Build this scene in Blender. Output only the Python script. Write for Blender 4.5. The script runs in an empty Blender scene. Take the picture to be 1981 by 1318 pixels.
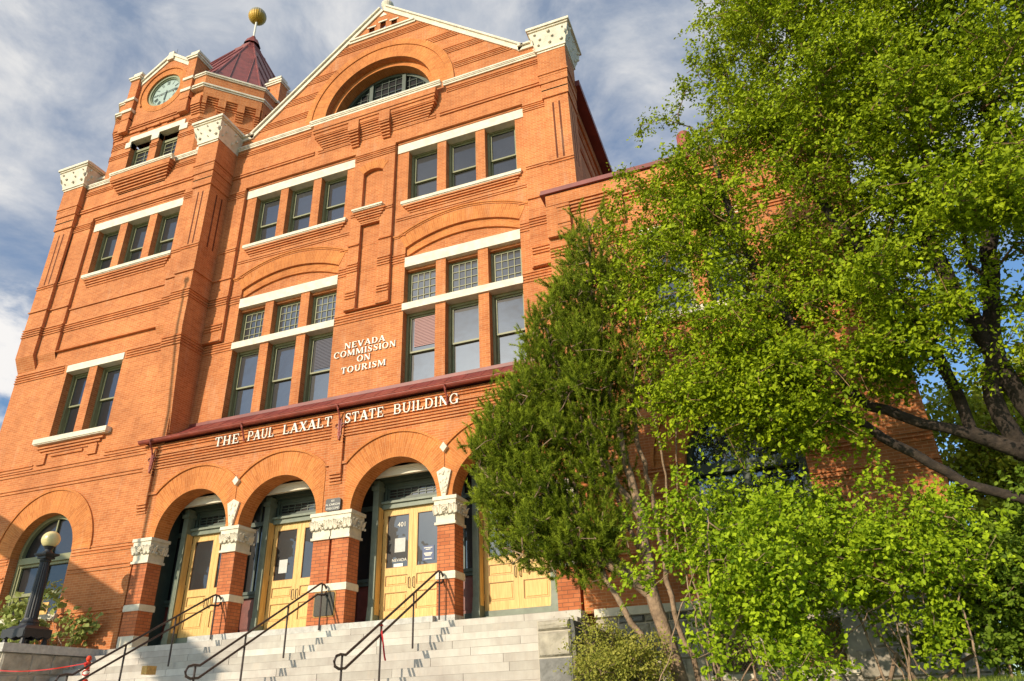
import bpy, math, random
import numpy as np
from mathutils import Vector, Matrix
from mathutils.geometry import tessellate_polygon
random.seed(7); RNG = np.random.default_rng(7)
PI = math.pi; sin = math.sin; cos = math.cos
SC = bpy.context.scene; COL = SC.collection

# ------------------------------------------------------------ camera
YAW, PITCH, ROLL = -0.33663, 0.48060, -0.041245
cd = bpy.data.cameras.new('camera'); cam = bpy.data.objects.new('camera', cd); COL.objects.link(cam)
fw = Vector((sin(YAW)*cos(PITCH), cos(YAW)*cos(PITCH), sin(PITCH))); rt = Vector((cos(YAW), -sin(YAW), 0)); up = rt.cross(fw)
r2 = cos(ROLL)*rt + sin(ROLL)*up; u2 = -sin(ROLL)*rt + cos(ROLL)*up
M = Matrix.Identity(4)
for i in range(3):
    M[i][0], M[i][1], M[i][2] = r2[i], u2[i], -fw[i]
M[0][3], M[1][3], M[2][3] = 0, -15.4, 1.6
cam.matrix_world = M
cd.sensor_fit = 'HORIZONTAL'; cd.sensor_width = 36; cd.lens = 1387.43/1981*36; cd.clip_start = .05; cd.clip_end = 3000
SC.camera = cam

# ------------------------------------------------------------ light, sky
SUN = Vector((-.37, -1, .43)).normalized()
sl = bpy.data.lights.new('sun', 'SUN'); so = bpy.data.objects.new('sun', sl); COL.objects.link(so)
sl.energy = 4.5; sl.angle = math.radians(.5); sl.color = (1, .86, .66)
so.rotation_euler = SUN.to_track_quat('Z', 'Y').to_euler(); so.location = (-30, -60, 40)
w = bpy.data.worlds.new('World'); SC.world = w; w.use_nodes = True
nt = w.node_tree; nt.nodes.clear()
def nn(nt, t, **k):
    n = nt.nodes.new(t)
    for a, b in k.items():
        if a == 'inp':
            for kk, vv in b.items(): n.inputs[kk].default_value = vv
        else: setattr(n, a, b)
    return n
wo = nn(nt, 'ShaderNodeOutputWorld'); bg = nn(nt, 'ShaderNodeBackground', inp={'Strength': .11})
sky = nn(nt, 'ShaderNodeTexSky', sky_type='NISHITA', sun_disc=False, sun_elevation=math.asin(SUN.z), sun_rotation=math.atan2(SUN.x, SUN.y))
tc = nn(nt, 'ShaderNodeTexCoord')
mp = nn(nt, 'ShaderNodeMapping', inp={'Scale': (1.0, 1.0, 1.6), 'Rotation': (.3, .2, .5), 'Location': (.35, .1, .0)})
n1 = nn(nt, 'ShaderNodeTexNoise', inp={'Scale': 2.0, 'Detail': 10, 'Roughness': .55, 'Distortion': .45})
n2 = nn(nt, 'ShaderNodeTexNoise', inp={'Scale': 5.5, 'Detail': 10, 'Roughness': .6, 'Distortion': .5})
mixn = nn(nt, 'ShaderNodeMath', operation='MULTIPLY_ADD', inp={1: .35})
cr = nn(nt, 'ShaderNodeValToRGB'); cr.color_ramp.elements[0].position = .52; cr.color_ramp.elements[1].position = .80
cc = nn(nt, 'ShaderNodeValToRGB'); cc.color_ramp.elements[0].position = .34; cc.color_ramp.elements[1].position = .68
cc.color_ramp.elements[0].color = (3.1, 3.7, 4.7, 1); cc.color_ramp.elements[1].color = (7.6, 7.5, 7.4, 1)
skm = nn(nt, 'ShaderNodeMixRGB', blend_type='MULTIPLY', inp={'Fac': 1, 'Color2': (1.0, 1.3, 1.55, 1)})
mx = nn(nt, 'ShaderNodeMixRGB')
L = nt.links.new
L(tc.outputs['Generated'], mp.inputs['Vector']); L(mp.outputs[0], n1.inputs['Vector']); L(mp.outputs[0], n2.inputs['Vector'])
sxyz = nn(nt, 'ShaderNodeSeparateXYZ'); L(tc.outputs['Generated'], sxyz.inputs[0]); ela = nn(nt, 'ShaderNodeMath', operation='MULTIPLY_ADD', inp={1: .80, 2: -.45}); L(sxyz.outputs[2], ela.inputs[0]); ead = nn(nt, 'ShaderNodeMath', operation='ADD'); L(n1.outputs['Fac'], ead.inputs[0]); L(ela.outputs[0], ead.inputs[1])
L(n2.outputs['Fac'], mixn.inputs[0]); L(ead.outputs[0], mixn.inputs[2]); L(mixn.outputs[0], cr.inputs['Fac']); L(n2.outputs['Fac'], cc.inputs['Fac'])
L(sky.outputs[0], skm.inputs['Color1']); L(skm.outputs[0], mx.inputs['Color1']); L(cc.outputs[0], mx.inputs['Color2']); L(cr.outputs[0], mx.inputs['Fac'])
cdir = Vector((-.79, .485, .395)).normalized()
dp = nn(nt, 'ShaderNodeVectorMath', operation='DOT_PRODUCT'); dp.inputs[1].default_value = cdir; L(tc.outputs['Generated'], dp.inputs[0])
da = nn(nt, 'ShaderNodeMath', operation='MULTIPLY_ADD', inp={1: .016, 2: -.008}); L(n2.outputs['Fac'], da.inputs[0]); db = nn(nt, 'ShaderNodeMath', operation='ADD'); L(dp.outputs['Value'], db.inputs[0]); L(da.outputs[0], db.inputs[1])
dm = nn(nt, 'ShaderNodeMapRange', interpolation_type='SMOOTHSTEP', inp={'From Min': .9962, 'From Max': .9992}); L(db.outputs[0], dm.inputs['Value'])
mx3 = nn(nt, 'ShaderNodeMixRGB', inp={'Color2': (8.6, 8.4, 8.2, 1)}); L(mx.outputs[0], mx3.inputs['Color1']); L(dm.outputs[0], mx3.inputs['Fac'])
L(mx3.outputs[0], bg.inputs['Color']); L(bg.outputs[0], wo.inputs['Surface'])
SC.view_settings.view_transform = 'Standard'; SC.view_settings.look = 'None'; SC.view_settings.exposure = 0.0; SC.view_settings.gamma = 1
SC.render.engine = 'CYCLES'

# ------------------------------------------------------------ materials
def mat(name, col, rough=.6, metal=0, spec=.5, var=.0, vscale=3., bump=0., bscale=40., col2=None, stain=None):
    m = bpy.data.materials.new(name); m.use_nodes = True; t = m.node_tree; b = t.nodes['Principled BSDF']
    b.inputs['Roughness'].default_value = rough; b.inputs['Metallic'].default_value = metal; b.inputs['Specular IOR Level'].default_value = spec
    c4 = tuple(col)+(1,)
    b.inputs['Base Color'].default_value = c4
    tcn = nn(t, 'ShaderNodeTexCoord')
    if var or col2:
        n = nn(t, 'ShaderNodeTexNoise', inp={'Scale': vscale, 'Detail': 6, 'Roughness': .6}); t.links.new(tcn.outputs['Object'], n.inputs['Vector'])
        r = nn(t, 'ShaderNodeValToRGB'); r.color_ramp.elements[0].position = .35; r.color_ramp.elements[1].position = .68
        d = tuple(col2)+(1,) if col2 else tuple(max(0, x*(1-var)) for x in col)+(1,)
        r.color_ramp.elements[0].color = d; r.color_ramp.elements[1].color = c4
        t.links.new(n.outputs['Fac'], r.inputs['Fac']); t.links.new(r.outputs[0], b.inputs['Base Color'])
    if bump:
        n = nn(t, 'ShaderNodeTexNoise', inp={'Scale': bscale, 'Detail': 5}); t.links.new(tcn.outputs['Object'], n.inputs['Vector'])
        bp = nn(t, 'ShaderNodeBump', inp={'Strength': bump, 'Distance': .02}); t.links.new(n.outputs['Fac'], bp.inputs['Height']); t.links.new(bp.outputs[0], b.inputs['Normal'])
    return m
def brick_mat(name, c1, c2, mortar, bw=.215, rh=.0665, ms=.0045, stain=.35, voff=.5, mort_mix=1.0):
    m = bpy.data.materials.new(name); m.use_nodes = True; t = m.node_tree; b = t.nodes['Principled BSDF']; lk = t.links.new
    b.inputs['Roughness'].default_value = .82; b.inputs['Specular IOR Level'].default_value = .25
    uv = nn(t, 'ShaderNodeUVMap', uv_map='UVMap')
    uv0 = uv
    if rh > .15: uv = nn(t, 'ShaderNodeMapping', inp={'Location': (0, -.105, 0)}); lk(uv0.outputs[0], uv.inputs['Vector'])
    tcn = nn(t, 'ShaderNodeTexCoord')
    br = nn(t, 'ShaderNodeTexBrick', offset=voff, inp={'Scale': 1., 'Brick Width': bw, 'Row Height': rh, 'Mortar Size': ms, 'Mortar Smooth': .3, 'Bias': -.1,
            'Color1': tuple(c1)+(1,), 'Color2': tuple(c2)+(1,), 'Mortar': tuple(mortar)+(1,)})
    lk(uv.outputs[0], br.inputs['Vector'])
    # weathering: broad lighter/darker clouds and pale runs of salts
    n = nn(t, 'ShaderNodeTexNoise', inp={'Scale': .55, 'Detail': 8, 'Roughness': .62}); lk(tcn.outputs['Object'], n.inputs['Vector'])
    r = nn(t, 'ShaderNodeValToRGB'); r.color_ramp.elements[0].position = .32; r.color_ramp.elements[1].position = .7
    r.color_ramp.elements[0].color = (.80, .76, .74, 1); r.color_ramp.elements[1].color = (1.14, 1.14, 1.1, 1)
    lk(n.outputs['Fac'], r.inputs['Fac'])
    mu = nn(t, 'ShaderNodeMixRGB', blend_type='MULTIPLY', inp={'Fac': 1}); lk(br.outputs['Color'], mu.inputs['Color1']); lk(r.outputs[0], mu.inputs['Color2'])
    mp2 = nn(t, 'ShaderNodeMapping', inp={'Scale': (2.2, 2.2, .5)}); lk(tcn.outputs['Object'], mp2.inputs['Vector'])
    n2 = nn(t, 'ShaderNodeTexNoise', inp={'Scale': 1.4, 'Detail': 9, 'Roughness': .7}); lk(mp2.outputs[0], n2.inputs['Vector'])
    r2 = nn(t, 'ShaderNodeValToRGB'); r2.color_ramp.elements[0].position = .56; r2.color_ramp.elements[1].position = .82
    r2.color_ramp.elements[0].color = (0, 0, 0, 1); r2.color_ramp.elements[1].color = (stain,)*3+(1,)
    lk(n2.outputs['Fac'], r2.inputs['Fac'])
    # soot and patched areas: darker blotches and slow changes of hue
    n4 = nn(t, 'ShaderNodeTexNoise', inp={'Scale': 2.6, 'Detail': 10, 'Roughness': .68}); lk(tcn.outputs['Object'], n4.inputs['Vector'])
    r4 = nn(t, 'ShaderNodeValToRGB'); r4.color_ramp.elements[0].position = .33; r4.color_ramp.elements[1].position = .62; r4.color_ramp.elements[0].color = (.72, .66, .64, 1); r4.color_ramp.elements[1].color = (1.06, 1.06, 1.05, 1); lk(n4.outputs['Fac'], r4.inputs['Fac'])
    mu2 = nn(t, 'ShaderNodeMixRGB', blend_type='MULTIPLY', inp={'Fac': .38}); lk(mu.outputs[0], mu2.inputs['Color1']); lk(r4.outputs[0], mu2.inputs['Color2'])
    mp5 = nn(t, 'ShaderNodeMapping', inp={'Scale': (5., 5., .35)}); lk(tcn.outputs['Object'], mp5.inputs['Vector'])
    n5 = nn(t, 'ShaderNodeTexNoise', inp={'Scale': 1.0, 'Detail': 8, 'Roughness': .65}); lk(mp5.outputs[0], n5.inputs['Vector'])
    r5 = nn(t, 'ShaderNodeValToRGB'); r5.color_ramp.elements[0].position = .36; r5.color_ramp.elements[1].position = .55; r5.color_ramp.elements[0].color = (.78, .74, .72, 1); r5.color_ramp.elements[1].color = (1.03, 1.03, 1.02, 1); lk(n5.outputs['Fac'], r5.inputs['Fac'])
    mu3 = nn(t, 'ShaderNodeMixRGB', blend_type='MULTIPLY', inp={'Fac': .35}); lk(mu2.outputs[0], mu3.inputs['Color1']); lk(r5.outputs[0], mu3.inputs['Color2'])
    mx = nn(t, 'ShaderNodeMixRGB', inp={'Color2': (.68, .50, .34, 1)}); lk(r2.outputs[0], mx.inputs['Fac']); lk(mu3.outputs[0], mx.inputs['Color1'])
    lk(mx.outputs[0], b.inputs['Base Color'])
    n3 = nn(t, 'ShaderNodeTexNoise', inp={'Scale': 60, 'Detail': 4}); lk(tcn.outputs['Object'], n3.inputs['Vector'])
    ad = nn(t, 'ShaderNodeMath', operation='MULTIPLY_ADD', inp={1: .35}); lk(n3.outputs['Fac'], ad.inputs[0])
    iv = nn(t, 'ShaderNodeMath', operation='SUBTRACT', inp={0: 1.}); lk(br.outputs['Fac'], iv.inputs[1]); lk(iv.outputs[0], ad.inputs[2])
    bp = nn(t, 'ShaderNodeBump', inp={'Strength': .5, 'Distance': .006}); lk(ad.outputs[0], bp.inputs['Height']); lk(bp.outputs[0], b.inputs['Normal'])
    return m
def glass_mat(name, base=(.012, .013, .016), refl=.13, rough=.015):
    m = bpy.data.materials.new(name); m.use_nodes = True; t = m.node_tree; lk = t.links.new; b = t.nodes['Principled BSDF']; o = t.nodes['Material Output']
    b.inputs['Base Color'].default_value = base+(1,); b.inputs['Roughness'].default_value = .35; b.inputs['Specular IOR Level'].default_value = .2
    g = nn(t, 'ShaderNodeBsdfGlossy', inp={'Color': (.46, .57, .73, 1), 'Roughness': rough})
    lw = nn(t, 'ShaderNodeLayerWeight', inp={'Blend': .35}); ad = nn(t, 'ShaderNodeMath', operation='MULTIPLY_ADD', use_clamp=True, inp={1: .55, 2: refl}); lk(lw.outputs['Fresnel'], ad.inputs[0])
    # old float glass: slow waves
    tcn = nn(t, 'ShaderNodeTexCoord'); n = nn(t, 'ShaderNodeTexNoise', inp={'Scale': 1.6, 'Detail': 2}); lk(tcn.outputs['Object'], n.inputs['Vector'])
    bp = nn(t, 'ShaderNodeBump', inp={'Strength': .35, 'Distance': .02}); lk(n.outputs['Fac'], bp.inputs['Height']); lk(bp.outputs[0], g.inputs['Normal'])
    s = nn(t, 'ShaderNodeMixShader'); lk(ad.outputs[0], s.inputs[0]); lk(b.outputs[0], s.inputs[1]); lk(g.outputs[0], s.inputs[2]); lk(s.outputs[0], o.inputs['Surface'])
    return m
def leaf_mat(name, dark, light, trans=.35, rough=.55, spec=.14):
    m = bpy.data.materials.new(name); m.use_nodes = True; t = m.node_tree; lk = t.links.new; b = t.nodes['Principled BSDF']; o = t.nodes['Material Output']
    a = nn(t, 'ShaderNodeAttribute', attribute_name='tone'); r = nn(t, 'ShaderNodeValToRGB')
    r.color_ramp.elements[0].color = tuple(dark)+(1,); r.color_ramp.elements[1].color = tuple(light)+(1,)
    lk(a.outputs['Fac'], r.inputs['Fac']); lk(r.outputs[0], b.inputs['Base Color'])
    b.inputs['Roughness'].default_value = rough; b.inputs['Specular IOR Level'].default_value = spec
    if trans:
        tr = nn(t, 'ShaderNodeBsdfTranslucent'); lk(r.outputs[0], tr.inputs['Color']); s = nn(t, 'ShaderNodeMixShader', inp={0: trans})
        lk(b.outputs[0], s.inputs[1]); lk(tr.outputs[0], s.inputs[2]); lk(s.outputs[0], o.inputs['Surface'])
    return m
MT = {}
MT['brick'] = brick_mat('pressed_brick', (.62, .224, .076), (.50, .158, .05), (.66, .38, .20), ms=.005)
MT['pier_brick'] = brick_mat('porch_pier_brick', (.60, .205, .085), (.47, .142, .056), (.20, .10, .06), bw=.25, rh=.083, ms=.006, stain=.12)
MT['arch'] = brick_mat('arch_brick', (.66, .24, .066), (.51, .165, .042), (.70, .37, .16), bw=.24, rh=.062, ms=.004, stain=.2)
MT['stone'] = mat('cream_painted_stone', (.82, .745, .585), .7, var=.24, vscale=4, bump=.12, bscale=30)
MT['granite'] = mat('grey_granite', (.60, .58, .53), .75, var=.3, vscale=9, bump=.1, bscale=60)
MT['step'] = brick_mat('worn_granite', (.60, .58, .535), (.44, .42, .38), (.30, .28, .25), bw=6., rh=.1675, ms=.006, stain=.25, voff=0.)
MT['rubble'] = mat('rough_stone', (.52, .46, .36), .9, var=.42, vscale=4, bump=.9, bscale=14)
MT['rubble_dark'] = mat('rough_dark_stone', (.26, .25, .23), .9, var=.42, vscale=5, bump=.9, bscale=14)
MT['mortar'] = mat('pale_mortar', (.60, .53, .42), .95, var=.2, vscale=8)
MT['sash'] = mat('olive_green_paint', (.25, .25, .125), .5, var=.2, vscale=4)
MT['green'] = mat('dark_green_paint', (.075, .10, .075), .5, var=.25, vscale=5)
MT['post_green'] = mat('sage_green_paint', (.20, .235, .17), .5, var=.25, vscale=6)
MT['glass'] = glass_mat('window_glass')
MT['glass_porch'] = glass_mat('porch_glass', (.02, .018, .018), .05)
MT['metal_red'] = mat('red_standing_seam_metal', (.26, .052, .042), .5, var=.4, vscale=2.2, spec=.5)
MT['gutter'] = mat('red_painted_gutter', (.36, .075, .05), .5, var=.35, vscale=3)
MT['door'] = mat('honey_oak', (.80, .55, .19), .5, vscale=5, col2=(.62, .36, .10))
def grain(m, sc):
    t = m.node_tree; n = [x for x in t.nodes if x.type == 'TEX_NOISE'][0]; mp_ = nn(t, 'ShaderNodeMapping', inp={'Scale': sc}); l0 = n.inputs['Vector'].links[0].from_socket; t.links.new(l0, mp_.inputs['Vector']); t.links.new(mp_.outputs[0], n.inputs['Vector'])
grain(MT['door'], (9, 4, .5)); MT['door'].node_tree.nodes['Principled BSDF'].inputs['Roughness'].default_value = .55
MT['door_dark'] = mat('honey_oak_groove', (.34, .17, .04), .5)
MT['mahogany'] = mat('mahogany_panel', (.20, .045, .03), .45, var=.3, vscale=6)
MT['iron'] = mat('black_cast_iron', (.025, .027, .032), .5, spec=.5, var=.3, vscale=20)
MT['rail'] = mat('brown_pipe', (.055, .036, .03), .45, var=.2, vscale=10)
MT['globe'] = mat('cream_globe', (.78, .68, .34), .25, var=.15, vscale=6)
MT['white'] = mat('white_enamel', (.85, .80, .68), .5, var=.08, vscale=8)
MT['clock'] = mat('clock_dial', (.36, .46, .41), .4, var=.08, vscale=3)
MT['clock_ink'] = mat('clock_numerals', (.05, .08, .07), .5)
MT['clock_rim'] = mat('clock_bronze_green', (.25, .28, .17), .45)
MT['black_sign'] = mat('black_sign', (.02, .02, .022), .4)
MT['bronze'] = mat('dark_bronze', (.05, .045, .035), .4, metal=.5, var=.4, vscale=40)
MT['paper'] = mat('paper_notice', (.62, .62, .58), .7, var=.15, vscale=9)
MT['blue_paper'] = mat('blue_notice', (.045, .075, .18), .5)
MT['orange'] = mat('orange_plastic', (.75, .06, .015), .4)
MT['red_tape'] = mat('red_tape', (.55, .02, .015), .35)
MT['wood'] = mat('raw_wood', (.75, .45, .13), .7, var=.4, vscale=12)
MT['blind'] = mat('window_blind', (.36, .19, .18), .6)
MT['blind_dark'] = mat('window_blind_dark', (.06, .06, .09), .6)
MT['bark'] = mat('grey_brown_bark', (.40, .27, .17), .9, var=.5, vscale=9, bump=1., bscale=22)
MT['bark_orange'] = mat('orange_brown_bark', (.34, .20, .09), .85, var=.5, vscale=8, bump=.8, bscale=25)
MT['bark_shaded'] = mat('shaded_furrowed_bark', (.06, .042, .03), .95, var=.6, vscale=10, bump=1., bscale=18)  # limb bark darkened: shade of the crown above is put into its colour
MT['grass'] = leaf_mat('grass_blade', (.10, .16, .02), (.34, .40, .06), .3)
MT['lawn'] = mat('lawn', (.10, .15, .03), .9, var=.4, vscale=5)
MT['asphalt'] = mat('asphalt', (.06, .06, .06), .9, var=.3, vscale=6)
MT['concrete'] = mat('concrete', (.42, .40, .36), .9, var=.25, vscale=3)
MT['soffit'] = mat('cream_ceiling', (.70, .64, .50), .7)
MT['board'] = mat('plywood', (.50, .26, .06), .7, var=.35, vscale=6)
def mesh_screen(name):
    m = bpy.data.materials.new(name); m.use_nodes = True; return m

# ------------------------------------------------------------ mesh builder
class MB:
    def __init__(s, T=None): s.v = []; s.f = []; s.uv = []; s.T = T
    def face(s, pts, uv=None):
        if s.T: pts = [s.T(p) for p in pts]
        i = len(s.v); s.v.extend(tuple(p) for p in pts); s.f.append(tuple(range(i, i+len(pts))))
        if uv is None:
            a, b, c = Vector(pts[0]), Vector(pts[1]), Vector(pts[2]); n = (b-a).cross(c-a)
            if n.length < 1e-12: n = Vector((0, -1, 0))
            n.normalize()
            if abs(n.z) > .75: uv = [(p[0], p[1]) for p in pts]
            elif abs(n.x) > .8: uv = [(p[1], p[2]) for p in pts]
            elif abs(n.y) > .8: uv = [(p[0], p[2]) for p in pts]
            else:
                t = Vector((-n.y, n.x, 0)).normalized(); uv = [(p[0]*t.x+p[1]*t.y, p[2]) for p in pts]
        s.uv.extend(uv)
    def box(s, x0, x1, y0, y1, z0, z1, taper=None):
        if x0 > x1: x0, x1 = x1, x0
        a = [(x0, y0, z0), (x1, y0, z0), (x1, y1, z0), (x0, y1, z0)]; b = [(x0, y0, z1), (x1, y0, z1), (x1, y1, z1), (x0, y1, z1)]
        if taper: b = [(x0-taper, y0-taper, z1), (x1+taper, y0-taper, z1), (x1+taper, y1+taper, z1), (x0-taper, y1+taper, z1)]
        s.face([a[3], a[2], a[1], a[0]]); s.face(b)
        for i in range(4): j = (i+1) % 4; s.face([a[i], a[j], b[j], b[i]])
    def prism(s, poly, y0, y1, holes=(), back=True, sides=True):
        def area(p): return sum(p[i][0]*p[(i+1) % len(p)][1]-p[(i+1) % len(p)][0]*p[i][1] for i in range(len(p)))
        if area(poly) < 0: poly = poly[::-1]
        holes = [h if area(h) < 0 else h[::-1] for h in holes]
        allp = list(poly)+[p for h in holes for p in h]
        tris = tessellate_polygon([[Vector((x, z, 0)) for x, z in q] for q in [poly]+holes])
        for t in tris:
            P = [allp[i] for i in t]
            if area(P) < 0: P = P[::-1]
            if abs(area(P)) < 1e-9: continue
            s.face([(x, y0, z) for x, z in P])
            if back: s.face([(x, y1, z) for x, z in P[::-1]])
        if sides:
            for q in [poly]+holes:
                for i in range(len(q)):
                    a, b = q[i], q[(i+1) % len(q)]
                    s.face([(b[0], y0, b[1]), (a[0], y0, a[1]), (a[0], y1, a[1]), (b[0], y1, b[1])])
    def ring(s, cx, cz, r0, r1, a0, a1, n, y0, y1, clip=None, inner=True, outer=True):
        A = [a0+(a1-a0)*i/n for i in range(n+1)]
        def rr(a): return min(r1, clip/abs(cos(a))) if clip and abs(cos(a)) > 1e-6 else r1
        rm = (r0+r1)/2
        for a, b in zip(A, A[1:]):
            ra, rb = rr(a), rr(b)
            P = lambda r, t, y: (cx+r*cos(t), y, cz+r*sin(t))
            ua, ub = a*rm, b*rm
            s.face([P(r0, a, y0), P(ra, a, y0), P(rb, b, y0), P(r0, b, y0)], [(0, ua), (ra-r0, ua), (rb-r0, ub), (0, ub)])
            if inner: s.face([P(r0, b, y0), P(r0, b, y1), P(r0, a, y1), P(r0, a, y0)], [(y0, b*r0), (y1, b*r0), (y1, a*r0), (y0, a*r0)])
            if outer: s.face([P(ra, a, y0), P(ra, a, y1), P(rb, b, y1), P(rb, b, y0)], [(y0, ua), (y1, ua), (y1, ub), (y0, ub)])
        for a in (a0, a1):
            P = lambda r, y: (cx+r*cos(a), y, cz+r*sin(a)); r = rr(a)
            s.face([P(r0, y0), P(r, y0), P(r, y1), P(r0, y1)])
    def arcband(s, prof, w, y0, y1):          # band of height w lying above an open profile of (x,z)
        up_ = []
        for i, p in enumerate(prof):
            a = prof[max(0, i-1)]; b = prof[min(len(prof)-1, i+1)]; dx, dz = b[0]-a[0], b[1]-a[1]; l = math.hypot(dx, dz)
            up_.append((p[0]-dz/l*w, p[1]+dx/l*w))
        d = 0
        for i in range(len(prof)-1):
            a, b, c, e = prof[i], prof[i+1], up_[i+1], up_[i]; l = math.hypot(b[0]-a[0], b[1]-a[1])
            s.face([(a[0], y0, a[1]), (b[0], y0, b[1]), (c[0], y0, c[1]), (e[0], y0, e[1])], [(0, d), (0, d+l), (w, d+l), (w, d)])
            s.face([(b[0], y0, b[1]), (a[0], y0, a[1]), (a[0], y1, a[1]), (b[0], y1, b[1])], [(y0, d+l), (y0, d), (y1, d), (y1, d+l)])
            s.face([(e[0], y0, e[1]), (c[0], y0, c[1]), (c[0], y1, c[1]), (e[0], y1, e[1])], [(y0, d), (y0, d+l), (y1, d+l), (y1, d)])
            d += l
        for k in (0, -1):
            a, e = prof[k], up_[k]; q = [(a[0], y0, a[1]), (e[0], y0, e[1]), (e[0], y1, e[1]), (a[0], y1, a[1])]
            s.face(q if k else q[::-1])
    def tube(s, pts, r, n=8, closed=False, cap=True):
        P = [Vector(p) for p in pts]; R = r if hasattr(r, '__len__') else [r]*len(P)
        rings = []
        ref = Vector((0, 0, 1))
        for i, p in enumerate(P):
            d = (P[min(i+1, len(P)-1)]-P[max(i-1, 0)])
            if closed: d = P[(i+1) % len(P)]-P[i-1]
            d.normalize(); q = ref if abs(d.dot(ref)) < .95 else Vector((1, 0, 0))
            x = d.cross(q).normalized(); y = d.cross(x)
            rings.append([p+(x*cos(2*PI*k/n)+y*sin(2*PI*k/n))*R[i] for k in range(n)])
        m = len(rings)
        for i in range(m if closed else m-1):
            a, b = rings[i], rings[(i+1) % m]
            for k in range(n): s.face([a[k], a[(k+1) % n], b[(k+1) % n], b[k]])
        if cap and not closed: s.face(rings[0][::-1]); s.face(rings[-1])
    def lathe(s, prof, c, n=20, flute=None):
        for (ra, za), (rb, zb) in zip(prof, prof[1:]):
            for k in range(n):
                t0, t1 = 2*PI*k/n, 2*PI*(k+1)/n
                f0 = f1 = 1
                if flute: f0 = 1-flute*(k % 2); f1 = 1-flute*((k+1) % 2)
                s.face([(c[0]+ra*f0*cos(t0), c[1]+ra*f0*sin(t0), c[2]+za), (c[0]+ra*f1*cos(t1), c[1]+ra*f1*sin(t1), c[2]+za),
                        (c[0]+rb*f1*cos(t1), c[1]+rb*f1*sin(t1), c[2]+zb), (c[0]+rb*f0*cos(t0), c[1]+rb*f0*sin(t0), c[2]+zb)])
    def blob(s, c, rx, ry, rz, n=7, m=4):
        prof = [(sin(PI*i/m), -cos(PI*i/m)) for i in range(m+1)]
        for (ra, za), (rb, zb) in zip(prof, prof[1:]):
            for k in range(n):
                t0, t1 = 2*PI*k/n, 2*PI*(k+1)/n
                P = lambda r, z, t: (c[0]+rx*r*cos(t), c[1]+ry*r*sin(t), c[2]+rz*z)
                s.face([P(ra, za, t0), P(ra, za, t1), P(rb, zb, t1), P(rb, zb, t0)])
    def lines(s, x0, x1, ztop, n, dz, y, proud=.035, h=.042):
        for i in range(n): z = ztop-i*dz; s.box(x0, x1, y-proud, y+.02, z-h, z)
    def build(s, name, m, parent=None, smooth=False, **tags):
        me = bpy.data.meshes.new(name); me.from_pydata(s.v, [], s.f); uvl = me.uv_layers.new(name='UVMap')
        uvl.data.foreach_set('uv', np.array(s.uv, dtype=np.float32).ravel())
        me.materials.append(m if not isinstance(m, str) else MT[m])
        if smooth: me.shade_smooth()
        o = bpy.data.objects.new(name, me); COL.objects.link(o)
        if parent: keep(o, parent) if parent.type == 'EMPTY' else setattr(o, 'parent', parent)
        tag(o, **tags); return o
def build2(name, a, m1, c, m2, parent):
    n1 = len(a.f); k = len(a.v); a.v += c.v; a.f += [tuple(i+k for i in f_) for f_ in c.f]; a.uv += c.uv; o = a.build(name, m1, parent); o.data.materials.append(MT[m2])
    for p_ in list(o.data.polygons)[n1:]: p_.material_index = 1
    return o
def tag(o, label=None, category=None, group=None, kind=None):
    for k, v in (('label', label), ('category', category), ('group', group), ('kind', kind)):
        if v: o[k] = v
def empty(name, loc=(0, 0, 0), **tags):
    o = bpy.data.objects.new(name, None); o.location = loc; COL.objects.link(o); tag(o, **tags); return o
def keep(o, parent):                         # parent without moving geometry modelled in world space
    o.parent = parent; o.matrix_parent_inverse = Matrix.Translation(parent.location).inverted(); return o
def arc(cx, cz, r, a0, a1, n): return [(cx+r*cos(a0+(a1-a0)*i/n), cz+r*sin(a0+(a1-a0)*i/n)) for i in range(n+1)]
def seg(cx, half, z0, sag, n=20):            # segmental arch profile left->right
    R = (half*half+sag*sag)/(2*sag); a = math.asin(half/R)
    return [(cx+R*sin(-a+2*a*i/n), z0+sag-R+R*cos(-a+2*a*i/n)) for i in range(n+1)]

# ------------------------------------------------------------ terrain
def ground_z(x, y):
    ys = [-400, -14, -11.2, -8.2, -5, 0, 30, 400]; zs = [0, 0, .08, 1.45, 1.74, 1.85, 1.9, 2.2]
    if x < -16.6: zs = [0, 0, .0, .1, .2, .4, 1.2, 2.0]
    elif x < -3.6: zs = [0, 0, .0, .0, .0, .0, .2, 2.0]
    return float(np.interp(y, ys, zs))
g = MB()
gx = [-400, -120, -60, -40, -30, -24, -18, -16.7, -16.5, -10, -3.7, -3.5, -2, 0, 3, 6, 10, 16, 25, 40, 70, 140, 400]
gy = [-400, -120, -60, -30, -20, -14, -12.6, -11.2, -9.7, -8.2, -6.6, -5, -2.5, 0, 4, 10, 20, 30, 60, 120, 400]
for i in range(len(gx)-1):
    for j in range(len(gy)-1):
        q = [(gx[i], gy[j]), (gx[i+1], gy[j]), (gx[i+1], gy[j+1]), (gx[i], gy[j+1])]
        g.face([(x, y, ground_z(x, y)) for x, y in q])
g.build('ground', 'lawn', kind='structure')
g = MB(); g.box(-300, 300, -21.5, -20.5+1.5, -.3, .15); g.box(-300, 300, -14.2, -11.4, -.3, .06); g.build('pavement', 'concrete', kind='structure')
g = MB(); g.face([(-300, -33, .02), (300, -33, .02), (300, -21.5, .02), (-300, -21.5, .02)]); g.build('road', 'asphalt', kind='structure')

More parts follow.
